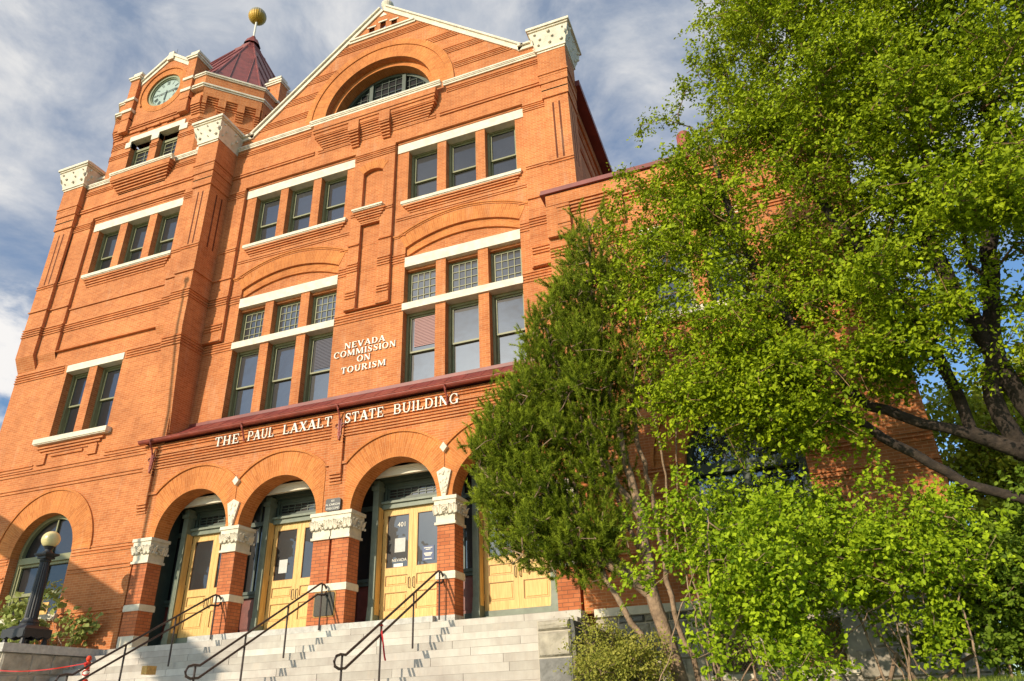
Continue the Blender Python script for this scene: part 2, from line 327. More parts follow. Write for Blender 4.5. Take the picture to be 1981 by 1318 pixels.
# ------------------------------------------------------------ the building
B = empty('brick_building', (-10.3, 0, 3.5), label='red brick civic building with arcaded porch, gabled centre and clock tower', category='building')
YR = .8
CX = -10.3
def mir(x): return 2*CX-x
def window(x0, x1, z0, z1, y, split=.5, grid=None, blind=None, fr=.075, name='window', gm='glass', mt='sash', tilt=None, sashdepth=.05):
    f = MB()
    f.box(x0, x0+fr, y, y+.2, z0, z1); f.box(x1-fr, x1, y, y+.2, z0, z1); f.box(x0+fr, x1-fr, y+.02, y+.2, z1-fr*1.5, z1); f.box(x0+fr, x1-fr, y-.02, y+.2, z0, z0+fr)
    a, b, c, d = x0+fr, x1-fr, z0+fr, z1-fr*1.5; s = .052
    panes = []
    def sash(c, d, yy, grid):
        f.box(a+.004, a+s, yy, yy+.05, c, d); f.box(b-s, b-.004, yy, yy+.05, c, d); f.box(a+s, b-s, yy, yy+.05, d-s, d); f.box(a+s, b-s, yy, yy+.05, c, c+s)
        if grid:
            nx, nz = grid
            for i in range(1, nx): xx = a+s+(b-a-2*s)*i/nx; f.box(xx-.011, xx+.011, yy+.006, yy+.04, c+s, d-s)
            for i in range(1, nz): zz = c+s+(d-c-2*s)*i/nz; f.box(a+s, b-s, yy+.008, yy+.038, zz-.011, zz+.011)
        panes.append((a+s, b-s, c+s, d-s, yy+.03))
    if split:
        m = c+(d-c)*split
        sash(m-.025, d-.003, y+.07, grid); sash(c+.003, m+.025, y+.07+sashdepth, None)
    else: sash(c+.003, d-.003, y+.04, grid)
    o = f.build(name, mt, B)
    p = MB()
    for (xa, xb, za, zb, yy) in panes:
        t = random.uniform(-.006, .006) if tilt is None else tilt; q = random.uniform(-.006, .006)
        p.face([(xa, yy+t-q, za), (xb, yy-t-q, za), (xb, yy-t+q, zb), (xa, yy+t+q, zb)])
    po = p.build('pane', gm, o)
    if blind:
        frac, m = blind; q = MB(); (xa, xb, za, zb, yy) = panes[0]
        n = int((zb-za)*frac/.05)
        for i in range(n): z = zb-.02-i*.05; q.box(xa+.1, xb-.01, yy-.022, yy-.012, z-.036, z)
        q.build('blind', m, o)
    return o
def lintel(x0, x1, z0, z1, y, name='lintel', d=.24, proud=.03, m='stone'):
    b = MB(); b.box(x0, x1, y-proud, y+d, z0, z1); return b.build(name, m, B)
def sill(x0, x1, z0, z1, y, proud=.10, name='window_sill', d=.2):
    b = MB(); b.box(x0, x1, y-proud, y+d, z0+.03, z1); b.box(x0+.03, x1-.03, y-proud+.03, y+d, z0, z0+.03); return b.build(name, 'stone', B)

# ---- central pavilion wall
LW = {'x': [(-15.14, -14.1), (-13.78, -12.74), (-12.42, -11.39)]}; RW = [(-9.03, -7.99), (-7.67, -6.63), (-6.31, -5.275)]
LW = LW['x']
W = MB(); A = MB()
C1x, C2x = -13.27, -7.155
def apron(cx): return seg(cx, 1.875, 14.5, .44)
hol = []
for cx in (C1x, C2x): p = apron(cx); hol.append([(cx-1.875, 9.7), (cx+1.875, 9.7)]+p[::-1])
for x0, x1 in LW+RW: hol.append([(x0, 16.28), (x1, 16.28), (x1, 18.45), (x0, 18.45)])
W.prism([(-16.4, 9.0), (-3.9, 9.0), (-3.9, 19.2), (-16.4, 19.2)], YR, YR+.3, hol, back=False)
# tympanum, inner arch order and mullion piers behind each lower opening
for cx, ws in ((C1x, LW), (C2x, RW)):
    a1, a2 = apron(cx), seg(cx, 1.875, 14.22, .44)
    W.prism([(cx-1.9, 13.7), (cx+1.9, 13.7), (cx+1.9, 14.9), (cx-1.9, 14.9)], YR+.14, YR+.3, back=False)
    A.prism([(cx-1.875, 14.5)]+a1[1:-1]+[(cx+1.875, 14.5)]+a2[::-1], YR+.07, YR+.16)
    for k in (0, 1): W.box(ws[k][1], ws[k+1][0], YR+.02, YR+.3, 9.7, 13.9)
    A.arcband([(p[0], p[1]+.004) for p in a1], .46, YR-.012, YR+.01)
    lab = [(cx-2.35, 14.97)]+seg(cx, 2.12, 14.97, .53)+[(cx+2.35, 14.97)]
    A.arcband(lab, .05, YR-.05, YR+.02); A.arcband([(p[0], p[1]-.05) for p in lab], .05, YR-.022, YR+.02)
# proud layer (steps, pilaster, gable)
Y1 = YR-.13
PL = (-15.58, -11.02); PR = (-9.49, -4.95)
NI = [(-10.63, 12.63), (-9.93, 12.63), (-9.93, 15.75), (-10.63, 15.75)]
niche = [(-10.65, 16.36), (-9.92, 16.36)]+[(p[0], p[1]) for p in seg(-10.285, .365, 17.86, .13, 10)[::-1]]
zt = 18.86
rake0 = (-15.66, 21.35); rakeA = 25.98
gab = [(-16.4, 12.62), (PL[0], 12.62), (PL[0], zt), (PL[1], zt), (PL[1], 12.62), (PR[0], 12.62), (PR[0], zt), (PR[1], zt), (PR[1], 12.62), (-3.95, 12.62)][::-1]
gab = [(-16.4, 21.3), (-15.66, 21.3), (CX, rakeA), (-4.92, 21.3), (-3.95, 21.3)]+gab
def lun(r, cz=20.98): return arc(CX, cz, r, 0, PI, 40)
hol = [NI, niche, [(CX-2.17, 20.7), (CX+2.17, 20.7)]+lun(2.17)]
for cx, h in ((-10.78, .3), (-10.3, .42), (-9.82, .3)): hol.append([(cx-.12, 24.8), (cx+.12, 24.8), (cx+.12, 24.8+h), (cx-.12, 24.8+h)])
W.prism(gab, Y1, YR+.04, hol, back=True)
W.box(-10.7, -9.86, YR+.02, YR+.1, 11.2, 18.1)
for cx in (-10.78, -10.3, -9.82): W.box(cx-.13, cx+.13, YR+.2, YR+.26, 24.7, 25.3)
W.prism([(-13.3, 20.6), (CX, 24.9), (-7.3, 20.6)], YR+.62, YR+.7)
# lunette rings
A.ring(CX, 20.98, 2.17, 2.72, 0, PI, 48, Y1-.02, YR+.3)
A.ring(CX, 20.98, 2.73, 2.98, 0, PI, 48, Y1-.055, Y1+.02)
A.ring(CX, 20.98, 1.98, 2.175, 0, PI, 44, YR+.12, YR+.6)
# string courses of the pavilion
for x0, x1 in ((-10.63, -9.93),): W.lines(x0, x1, 14.31, 4, .093, YR+.03); W.lines(x0, x1, 15.02, 1, .09, YR+.03, .04)
for x0, x1 in ((-16.35, PL[0]), (PL[1], -10.63), (-9.93, PR[0]), (PR[1], -4.2)): W.lines(x0, x1, 14.31, 4, .093, Y1); W.lines(x0, x1, 15.02, 1, .09, Y1, .05)
for x0, x1 in ((-16.35, PL[0]), (PL[1], PR[0]), (PR[1], -4.2)):
    W.lines(x0, x1, 12.58, 4, .093, YR, .03); W.lines(x0, x1, 18.76, 4, .085, Y1, .03)
    W.lines(x0, x1, 16.26, 2, .09, Y1, .03)
for x0, x1 in ((PL[0], LW[0][0]), (LW[2][1], PL[1]), (PR[0], RW[0][0]), (RW[2][1], PR[1])):
    W.lines(x0, x1, 14.31, 4, .093, YR, .03); W.lines(x0, x1, 12.58, 4, .093, YR, .03)
    W.lines(x0, x1, 15.02, 1, .09, YR, .04)
for cx in (C1x, C2x): W.lines(cx-2.25, cx+2.25, 15.72, 2, .085, YR, .028)
for p in (PL, PR):
    for i in range(3): W.box(p[0]+.03*i, p[1]-.03*i, Y1+.02+.035*i, YR+.02, 19.10-.14-.09*i, 19.10-.075-.09*i)
W.lines(-16.3, -12.75, 19.58, 2, .11, Y1, .05, .06); W.lines(-7.85, -4.2, 19.58, 2, .11, Y1, .05, .06)
W.lines(-16.2, -13.0, 20.62, 3, .085, Y1, .03); W.lines(-7.6, -4.25, 20.62, 3, .085, Y1, .03)
W.lines(-12.6, -8.0, 19.58, 2, .11, Y1, .03, .06)
# gable bands either side of the lunette
def rx(z): return (rakeA-z)/.862
for zz, n in ((21.75, 4), (22.6, 4), (23.4, 4)):
    for i in range(n):
        z = zz-.085*i; ri = math.sqrt(max(0, 3.0**2-(z-20.98)**2)); ro = rx(z)-.12
        if ro > ri+.1:
            W.box(CX-ro, CX-ri-.02, Y1-.03, Y1+.02, z-.042, z); W.box(CX+ri+.02, CX+ro, Y1-.03, Y1+.02, z-.042, z)
for i in range(4): z = 24.42-.085*i; W.box(CX-rx(z)+.1, CX+rx(z)-.1, Y1-.03, Y1+.02, z-.042, z)
# corbel table below the lunette sill
for i in range(2): W.box(-12.72+.02*i, -7.9-.02*i, Y1-.30+.02*i, Y1+.02, 20.28+.0-.12*i, 20.37-.12*i)
W.box(-12.7, -7.9, Y1-.27, Y1+.02, 20.36, 20.56)
for i in range(7):
    z = 20.02-.085*i; W.box(-12.66+.055*i, -7.94-.055*i, Y1-.22+.03*i, Y1+.02, z-.05, z+.008)
W.box(-12.64, -7.96, Y1-.24, Y1+.02, 20.02, 20.2)
for cx in (-11.04, -9.83):
    W.box(cx-.21, cx+.21, Y1-.285, Y1+.02, 19.75, 20.22)
    for i in range(6): W.box(cx-.2+.012*i, cx+.2-.012*i, Y1-.27+.04*i, Y1+.02, 19.72-.1*i-.055, 19.72-.1*i)
# sill corbels and pilaster boxes
for ws in (LW, RW):
    for i in range(4): W.box(ws[0][0]-.12+.07*i, ws[2][1]+.12-.07*i, YR-.085+.019*i, YR+.02, 16.08-.09*i, 16.13-.09*i)
for i in range(5): W.box(-10.88+.06*i, -9.72-.06*i, Y1-.09+.017*i, Y1+.02, 16.17-.09*i, 16.22-.09*i)
for x0, x1 in ((-11.0, -10.65), (-9.9, -9.5), (-16.3, -15.62), (-4.9, -4.3)):
    W.box(x0, x1, Y1-.035, Y1+.02, 12.635, 12.68); W.lines(x0, x1, 13.28, 3, .1, Y1, .04, .045)
W.build('pavilion_wall', 'brick', B)
A.arcband(seg(-10.285, .37, 17.865, .13, 12), .34, Y1-.01, Y1+.01)
A.build('arch_ring', 'arch', B)
for i, (x0, x1) in enumerate(LW+RW):
    window(x0, x1, 16.28, 18.46, YR+.22, .45)
    window(x0, x1, 12.47, 13.79, YR+.24, None, (4, 4))
    window(x0, x1, 9.75, 12.28, YR+.24, .5, None, {2: (.93, 'blind_dark'), 3: (.88, 'blind')}.get(i))
lintel(-15.57, -11.08, 18.405, 18.755, YR); lintel(-9.435, -4.86, 18.405, 18.755, YR)
for cx in (C1x, C2x):
    lintel(cx-1.872, cx+1.872, 13.78, 14.126, YR, 'lintel', .26, .02); lintel(cx-1.90, cx+1.90, 12.263, 12.49, YR, 'stone_transom', .26, .045)
sill(-15.34, -11.25, 16.15, 16.29, YR); sill(-9.22, -5.12, 16.15, 16.29, YR); sill(-10.93, -9.8, 16.27, 16.36, Y1, .14)
# lunette window
f = MB(); yl = YR+.5
f.ring(CX, 20.98, 1.86, 1.99, 0, PI, 40, yl, yl+.14)
f.box(CX-1.9, CX+1.9, yl, yl+.12, 20.8, 20.95)
for dx in (-.68, .68): f.box(CX+dx-.075, CX+dx+.075, yl-.04, yl+.12, 20.9, 20.98+math.sqrt(1.9**2-dx*dx))
lo = f.build('lunette_window', 'green', B)
p = MB(); p.prism([(CX-1.88, 20.9)]+[(CX+1.88, 20.9)]+arc(CX, 20.98, 1.88, 0, PI, 30), yl+.09, yl+.1); p.build('pane', 'glass', lo)
q = MB()
for k in range(-6, 7):
    x = k*.29; h = math.sqrt(max(.01, 1.86**2-x*x)); q.box(CX+x-.01, CX+x+.01, yl+.05, yl+.085, 20.95, 20.98+h)
for k in range(1, 7): z = k*.29; ww = math.sqrt(max(0, 1.86**2-z*z)); q.box(CX-ww, CX+ww, yl+.052, yl+.083, 20.98+z-.01, 20.98+z+.01)
q.build('glazing_bar', 'green', lo)
# gable copings and cornice bands
def coping(pts, w, y0, y1, name='gable_coping'):
    b = MB()
    for (a, c) in zip(pts, pts[1:]):
        dx, dz = c[0]-a[0], c[1]-a[1]; l = math.hypot(dx, dz); nx, nz = -dz/l, dx/l
        if nz < 0: nx, nz = -nx, -nz
        b.prism([a, c, (c[0]+nx*w, c[1]+nz*w), (a[0]+nx*w, a[1]+nz*w)], y0, y1)
        e = w*.45
        b.prism([(a[0]+nx*w, a[1]+nz*w), (c[0]+nx*w, c[1]+nz*w), (c[0]+nx*(w+.07), c[1]+nz*(w+.07)), (a[0]+nx*(w+.07), a[1]+nz*(w+.07))], y0-.07, y1)
    return b.build(name, 'stone', B)
coping([(-15.66, 21.22), (CX, 25.82)], .17, Y1-.06, YR+.35); coping([(-4.92, 21.22), (CX, 25.82)], .17, Y1-.06, YR+.35)
coping([(-16.35, 21.22), (-15.6, 21.22)], .15, Y1-.06, YR+.3); coping([(-4.97, 21.22), (-4.25, 21.22)], .15, Y1-.06, YR+.3)
b = MB(); b.box(-11.72, -8.9, Y1-.05, Y1+.1, 24.56, 24.66); b.box(-11.68, -8.94, Y1-.1, Y1+.1, 24.66, 24.73)
b.build('gable_crossbar', 'stone', B)
for cx, h in ((-10.78, .3), (-10.3, .42), (-9.82, .3)): lintel(cx-.19, cx+.19, 24.8+h, 24.86+h, Y1, 'vent_lintel', .06)
b = MB(); b.prism([(CX-.17, 25.55), (CX+.17, 25.55), (CX, 25.74)], Y1-.02, Y1+.05); b.build('gable_stone', 'stone', B)
b = MB(); b.lathe([(.17, -.25), (.15, .0), (.2, .1), (.24, .2), (.24, .27), (.16, .36), (0, .4)], (CX, YR+.1, 26.2), 16); b.build('gable_finial', 'stone', B, True)
def cornice(x0, x1, y, z0, h=.17, name='cornice_band', proud=.1):
    b = MB(); b.box(x0, x1, y-proud*.55, y+.05, z0, z0+h*.4); b.box(x0, x1, y-proud*.8, y+.05, z0+h*.4, z0+h*.65); b.box(x0, x1, y-proud, y+.05, z0+h*.65, z0+h); return b.build(name, 'stone', B)
cornice(-16.3, -12.88, Y1, 20.74); cornice(-7.72, -4.25, Y1, 20.74); cornice(-12.88, -7.72, Y1-.2, 20.58, .2, 'lunette_sill', .12)

# ---- side wall and roof of the pavilion
S = MB()
S.box(-4.3, -3.62, YR+.05, 14.5, 13.4, 19.75)
for i in range(3): S.box(-3.66, -3.58, 1.6, 14, 19.0-.12*i, 19.06-.12*i); S.box(-3.66, -3.58, 1.6, 14, 18.2-.1*i, 18.25-.1*i)
for i in range(4): S.box(-3.7, -3.56+.02, 1.6, 14, 19.3+.1*i, 19.36+.1*i)
for yy in (1.75, 1.95, 8, 8.2): S.box(-3.66, -3.55, yy, yy+.08, 16.2, 18.4)
S.box(-16.4, -16.2, .9, 14.5, 9, 19.7)
S.box(-16.3, -3.7, 14.3, 14.5, 9, 19.7)
S.build('side_wall', 'brick', B)
S = MB(); S.box(-3.75, -3.2, 1.45, 14.6, 19.76, 19.98); S.build('side_eave', 'metal_red', B)
S = MB()
for sgn in (-1, 1):
    xe = CX+sgn*6.6; ze = 19.9
    S.face([(CX, YR+.3, 25.6), (CX, 14.5, 25.6), (xe, 14.5, ze), (xe, YR+.3, ze)] if sgn > 0 else [(xe, YR+.3, ze), (xe, 14.5, ze), (CX, 14.5, 25.6), (CX, YR+.3, 25.6)])
S.face([(-16.9, 14.5, 19.9), (-3.7, 14.5, 19.9), (CX, 14.5, 25.6)]); S.build('main_roof', 'metal_red', B)

# ---- corner pier with carved capital
def carve(mb, pts, r, jit=.5):
    for (x, y, z) in pts: q = r*random.uniform(.7, 1.3); mb.blob((x, y, z), q*random.uniform(.8, 1.2), q*random.uniform(.5, .9), q*random.uniform(.8, 1.25), 6, 4)
def tongue(mb, p, u, o, w_, h, curl):
    """one carved leaf: grows up from p, u = unit along the wall, o = unit outwards"""
    P = Vector(p); U = Vector(u); O = Vector(o); Z = Vector((0, 0, 1)); rows = []
    lean = random.uniform(-.25, .25)
    for i in range(6):
        t = i/5; ww = w_*(.55+.75*t*(1-t)*2.2)*(1-.75*max(0, t-.6)/.4); c = P+Z*(h*(t-.35*max(0, t-.7)**2*4))+O*(curl*(.25+t*t*1.1))+U*(lean*h*t*.4)
        rows.append((c-U*ww/2, c-U*ww*.22+O*curl*.22, c+O*curl*.05, c+U*ww*.22+O*curl*.22, c+U*ww/2))
    for a, b_ in zip(rows, rows[1:]):
        for k in range(4): mb.face([a[k], a[k+1], b_[k+1], b_[k]])
    a = rows[-1]; mb.face([a[0], a[4], tuple(Vector(a[4])-O*curl), tuple(Vector(a[0])-O*curl)])
def capital(x0, x1, y0, y1, z0, zs=1.):
    b = MB()
    b.box(x0-.04, x1+.04, y0-.04, y1+.04, z0, z0+.07); b.box(x0-.08, x1+.08, y0-.08, y1+.08, z0+.07, z0+.15)
    b.box(x0-.075, x1+.075, y0-.075, y1+.075, z0+.15, z0+.78, taper=.16)
    b.box(x0-.2, x1+.2, y0-.2, y1+.2, z0+.78, z0+.84); b.box(x0-.25, x1+.25, y0-.25, y1+.25, z0+.84, z0+.9); b.box(x0-.30, x1+.30, y0-.30, y1+.30, z0+.9, z0+1.0)
    b.box(x0-.1, x1+.1, y0-.1, y1+.1, z0+1.0, z0+1.12); b.box(x0-.04, x1+.04, y0-.04, y1+.04, z0+1.12, z0+1.26)
    o = b.build('pier_capital', 'stone', B)
    c = MB()
    for i in range(3):
        z = z0+.16+.2*i; t = .05+.16*(z-z0-.15)/.63; n = 5
        for (nx, u, o_, q0, l) in ((n, (1, 0, 0), (0, -1, 0), (x0-t, y0-t, z), x1-x0+2*t), (n, (0, 1, 0), (1, 0, 0), (x1+t, y0-t, z), y1-y0+2*t), (n, (0, 1, 0), (-1, 0, 0), (x0-t, y0-t, z), y1-y0+2*t)):
            for k in range(nx+(i % 2)):
                f_ = (k+.5-.5*(i % 2))/nx; tongue(c, Vector(q0)+Vector(u)*(l*f_), u, o_, l/nx*1.05, .27, .05)
                if k % 2 == i % 2: v_ = Vector(q0)+Vector(u)*(l*f_)+Vector(o_)*.09+Vector((0, 0, .13)); carve(c, [tuple(v_)], .045)
    c.build('carving', 'stone', o, True)
def pier(x0, x1, yf, yb, zb, ztop, name, slots=True, sideslots=True, slope=.6):
    P = MB()
    P.box(x0, x1, yf, yb, zb, 18.62); P.box(x0-.05, x1+.04, yf-.05, yb, 18.62, 19.2); P.box(x0-.09, x1+.07, yf-.09, yb, 19.2, 20.6)
    for i in range(3): P.box(x0-.02*(3-i), x1+.02*(3-i)-.01, yf-.05+.016*i, yb, 18.95-.1*i-.05, 18.95-.1*i)
    for i in range(2): P.box(x0-.12+.02*i, x1+.1-.02*i, yf-.12+.02*i, yb, 19.62-.1*i-.06, 19.62-.1*i)
    P.lines(x0-.02, x1+.02, 15.04, 1, .09, yf, .05); P.lines(x0-.02, x1+.02, 14.31, 4, .093, yf, .035)
    for i in range(4): P.box(x1-.02, x1+.03, yf-.03, yb, 14.31-.093*i-.042, 14.31-.093*i)
    P.box(x1-.02, x1+.045, yf-.045, yb, 14.99, 15.04)
    P.lines(x0-.01, x1+.01, 16.12, 2, .1, yf, .03, .05)
    # slope that dies into the wall below
    P.face([(x0, yf, zb), (x1, yf, zb), (x1, yf+.30, zb-slope), (x0, yf+.30, zb-slope)][::-1]); P.face([(x1, yf, zb), (x1, yf+.30, zb), (x1, yf+.30, zb-slope)][::-1]); P.face([(x0, yf, zb), (x0, yf+.3, zb-slope), (x0, yf+.30, zb)][::-1])
    if slope > 2:
        for i in range(4): z_ = 12.62-.093*i; P.box(x0, x1+.03, yf+.24*(zb-z_)/slope-.03, yb, z_-.042, z_)
        P.face([(x1, yf+.3, zb), (x1, yb, zb), (x1, yb, zb-slope), (x1, yf+.3, zb-slope)][::-1])
    o = P.build(name, 'brick', B)
    if slots:
        D = MB(); w = x1-x0
        for u in (.36, .62): D.box(x0+u*w-.028, x0+u*w+.028, yf-.004, yf+.03, 16.14, 18.38)
        if sideslots:
            for u in (.35, .6): D.box(x1-.03, x1+.004, yf+u*(yb-yf)-.03, yf+u*(yb-yf)+.03, 16.14, 18.38)
        D.build('slot_shade', SLOT, o)
SLOT = brick_mat('slot_shade_brick', (.16, .045, .02), (.13, .035, .015), (.1, .05, .03))  # slots are flat strips, their recess shade put into a darkened brick colour
pier(-4.19, -3.42, YR-.26, 1.55, 12.7, 20.6, 'corner_pier'); capital(-4.24, -3.38, YR-.33, 1.5, 20.55)

# ---- clock tower
T = MB(); TA = MB()
TX0, TX1 = -23.65, -16.36
TW3 = [(-21.6, -20.555), (-20.21, -19.17), (-18.83, -17.788)]; TW2 = [(-21.25, -20.237), (-19.894, -18.826)]
TC = (-20.27, 6.27)
hol = [[(a, 16.24), (b_, 16.24), (b_, 18.3), (a, 18.3)] for a, b_ in TW3]+[[(a, 9.92), (b_, 9.92), (b_, 12.36), (a, 12.36)] for a, b_ in TW2]
hol.append([(TC[0]-1.21, 4.45), (TC[0]+1.21, 4.45)]+arc(TC[0], TC[1], 1.21, 0, PI, 30))
T.prism([(TX0, 2.8), (-16.68, 2.8), (-16.68, 9.0), (TX1, 9.0), (TX1, 20.55), (TX0, 20.55)], 0, .3, hol, back=False)
T.box(TX1-.3, TX1, .3, 2.2, 9.0, 20.5); T.box(-16.9, -16.68, .3, 2.2, 2.8, 9.0); T.box(TX1-.3, TX1-.01, 2.2, 9, 8, 21); T.box(TX0, TX0+.3, .02, 8.2, .5, 20.5); T.box(TX0+.1, TX1-.1, 7.9, 8.2, .5, 21)
# side strings of the tower's return face
for z0, n in ((14.31, 4), (12.64, 4)):
    for i in range(n): T.box(TX1-.02, TX1+.03, -.03, .85, z0-.093*i-.042, z0-.093*i)
T.box(TX1-.02, TX1+.04, -.04, .85, 9.02, 9.06); T.box(TX1-.02, TX1+.04, -.04, .85, 9.12, 9.17)
# stepped proud layers
T.prism([(TX0, 13.2), (TX1, 13.2), (TX1, 20.45), (TX0, 20.45)], -.11, .02, [[(-21.97, 13.22), (-17.6, 13.22), (-17.6, 18.86), (-21.97, 18.86)]])
for x0, x1 in ((-22.82, -21.97), (-17.6, -17.1)):
    T.face([(x0, -.11, 13.2), (x0, .0, 12.95), (x1, .0, 12.95), (x1, -.11, 13.2)])
for x0, x1 in ((TX0, -21.97), (-17.6, TX1)): T.lines(x0, x1, 14.31, 4, .093, -.11); T.lines(x0, x1, 15.04, 1, .09, -.11, .05); T.lines(x0, x1, 18.7, 4, .085, -.11, .03); T.lines(x0, x1, 16.2, 2, .1, -.11, .03)
T.lines(-21.95, -17.62, 14.31, 4, .093, 0); T.lines(-21.95, -17.62, 14.92, 1, .09, 0, .05)
T.lines(-22.8, -17.1, 19.42, 2, .12, -.11, .05, .06)
for i in range(3): T.box(-21.97+.03*i, -17.6-.03*i, -.09+.035*i, .02, 18.95-.09*i-.065, 18.95-.09*i)
for i in range(4): T.box(-21.62+.06*i, -17.75-.06*i, -.085+.019*i, .02, 16.0-.1*i, 16.06-.1*i)
T.lines(TX0, -21.4, 12.64, 4, .093, 0); T.lines(-18.72, TX1, 12.64, 4, .093, 0)
T.box(-21.4, -18.72, -.02, .02, 12.58, 12.66)
T.lines(TX0, -21.6, 9.16, 2, .1, 0); T.lines(-18.66, TX1, 9.16, 2, .1, 0)
T.lines(TX0, -16.9, 9.0-.02, 2, .1, 0); T.lines(TX0, -16.9, 8.42, 2, .1, 0)
T.lines(TC[0]+1.25, -16.7, 6.29, 3, .09, 0, .03); T.lines(TC[0]+1.25, -16.7, 5.72, 2, .1, 0); T.lines(TC[0]+1.2, -16.7, 4.54, 2, .1, 0)
T.lines(TX0, TC[0]-1.25, 6.29, 3, .09, 0, .03); T.lines(TX0, TC[0]-1.25, 5.72, 2, .1, 0)
for i in range(3): T.box(-21.55+.12*i, -18.8-.12*i, -.1+.03*i, .02, 9.62-.09*i, 9.68-.09*i)
T.box(-21.45, -21.1, -.06, .02, 9.1, 9.45); T.box(-19.35, -19.0, -.06, .02, 9.15, 9.45); T.box(-20.9, -19.6, -.05, .02, 9.32, 9.4)
# corbelled balcony under the belfry windows
T.box(-21.28, -18.42, -.38, .02, 20.22, 20.45)
for i in range(6): T.box(-21.25+.055*i, -18.45-.055*i, -.36+.05*i, .02, 20.2-.1*i-.06, 20.2-.1*i)
for i in range(3): T.box(-22.75, -21.35, -.14, .02, 20.3-.085*i-.042, 20.3-.085*i); T.box(-18.35, -17.1, -.14, .02, 20.3-.085*i-.042, 20.3-.085*i)
T.build('tower_wall', 'brick', B)
TA.ring(TC[0], TC[1], 1.2, 1.87, 0, PI, 36, -.015, .3); TA.ring(TC[0], TC[1], 1.88, 1.95, -.02, PI+.02, 36, -.05, .01)
TA.build('tower_arch_ring', 'arch', B)
for a, b_ in TW3: window(a, b_, 16.24, 18.3, .22, .43)
for a, b_ in TW2: window(a, b_, 9.92, 12.36, .24, .52)
lintel(-21.86, -17.63, 18.246, 18.59, 0); lintel(-21.25, -18.79, 12.316, 12.56, 0); sill(-21.75, -17.68, 16.1, 16.25, 0); sill(-21.66, -18.62, 9.75, 9.94, 0, .2); sill(TC[0]-1.3, TC[0]+1.3, 4.36, 4.53, 0, .12)
pier(TX0, -22.82, -.24, .1, 13.2, 20.6, 'tower_pier'); pier(-17.08, TX1+.03, -.24, .82, 12.9, 20.6, 'tower_pier', slope=3.5)
capital(TX0-.06, -22.76, -.32, .62, 20.5); capital(-17.12, -16.32, -.32, .82, 20.52)
cornice(-22.7, -21.3, -.11, 20.44, .17); cornice(-18.4, -17.15, -.11, 20.44, .17); cornice(-21.36, -18.34, -.30, 20.4, .2, 'balcony_sill', .12)
# arched ground floor window
f = MB(); yl = .26
f.ring(TC[0], TC[1], 1.08, 1.205, 0, PI, 30, yl, yl+.15); f.box(TC[0]-1.2, TC[0]-1.08, yl, yl+.15, 4.5, 6.27); f.box(TC[0]+1.08, TC[0]+1.2, yl, yl+.15, 4.5, 6.27)
f.box(TC[0]-1.08, TC[0]+1.08, yl-.06, yl+.13, 6.08, 6.26); f.box(TC[0]-1.08, TC[0]+1.08, yl+.02, yl+.12, 6.0, 6.08)
f.box(TC[0]-1.08, TC[0]+1.08, yl+.03, yl+.1, 5.16, 5.25); f.box(TC[0]-.025, TC[0]+.025, yl+.05, yl+.1, 4.5, 7.36); f.box(TC[0]-1.08, TC[0]+1.08, yl, yl+.1, 4.5, 4.6)
for sx in (-1.08, 1.02): f.box(TC[0]+sx, TC[0]+sx+.06, yl+.04, yl+.1, 4.6, 6.0)
o = f.build('arched_window', 'sash', B)
p = MB(); p.prism([(TC[0]-1.1, 4.5), (TC[0]+1.1, 4.5)]+arc(TC[0], TC[1], 1.1, 0, PI, 24), yl+.11, yl+.12); p.build('pane', 'glass_porch', o)
q = MB(); q.box(TC[0]-.05, TC[0]+.38, yl+.095, yl+.107, 4.62, 4.95); q.build('window_card', 'wood', o)

# ---- belfry: chamfered drum
DX0, DX1, DY1, DC = -23.65, -16.36, 8.0, 1.5
DZ0, DZ1 = 20.5, 24.75
def octo(o_, ): return [(DX0+DC-o_*.41, -o_), (DX1-DC+o_*.41, -o_), (DX1+o_, DC-o_*.41), (DX1+o_, DY1-DC+o_*.41), (DX1-DC+o_*.41, DY1+o_), (DX0+DC-o_*.41, DY1+o_), (DX0-o_, DY1-DC+o_*.41), (DX0-o_, DC-o_*.41)]
def octband(mb, o_, z0, z1, cap=True):
    q = octo(o_)
    for i in range(8):
        a, b_ = Vector(q[i]), Vector(q[(i+1) % 8]); pa, pb_ = Vector(q8[i]), Vector(q8[(i+1) % 8]); l = (b_-a).length
        spans = [(0, 1)]
        if i in (0, 2): spans = [(0, .40/l), (1-.55/l, 1)] if i == 0 else [(0, .36), (.62, 1)]
        for u0, u1 in spans:
            A0, A1, B0, B1 = a.lerp(b_, u0), a.lerp(b_, u1), pa.lerp(pb_, u0), pa.lerp(pb_, u1)
            mb.face([(*A0, z0), (*A1, z0), (*A1, z1), (*A0, z1)]); mb.face([(*B0, z0), (*B1, z0), (*A1, z0), (*A0, z0)]); mb.face([(*A0, z1), (*A1, z1), (*B1, z1), (*B0, z1)])
            mb.face([(*B0, z0), (*A0, z0), (*A0, z1), (*B0, z1)]); mb.face([(*A1, z0), (*B1, z0), (*B1, z1), (*A1, z1)])
D = MB()
BW = [(-21.15, -20.1), (-19.73, -18.72)]
q8 = octo(0)
D.prism([(q8[0][0], DZ0), (q8[1][0], DZ0), (q8[1][0], DZ1), (-18.7, DZ1), (-18.7, 23.4), (-21.5, 23.4), (-21.5, DZ1), (q8[0][0], DZ1)], 0, .25, [[(a, 20.75), (b_, 20.75), (b_, 22.55), (a, 22.55)] for a, b_ in BW], back=False)
for i in range(1, 8): a, b_ = q8[i], q8[(i+1) % 8]; zz_ = 23.4 if i == 2 else DZ1; D.face([(a[0], a[1], DZ0), (b_[0], b_[1], DZ0), (b_[0], b_[1], zz_), (a[0], a[1], zz_)])
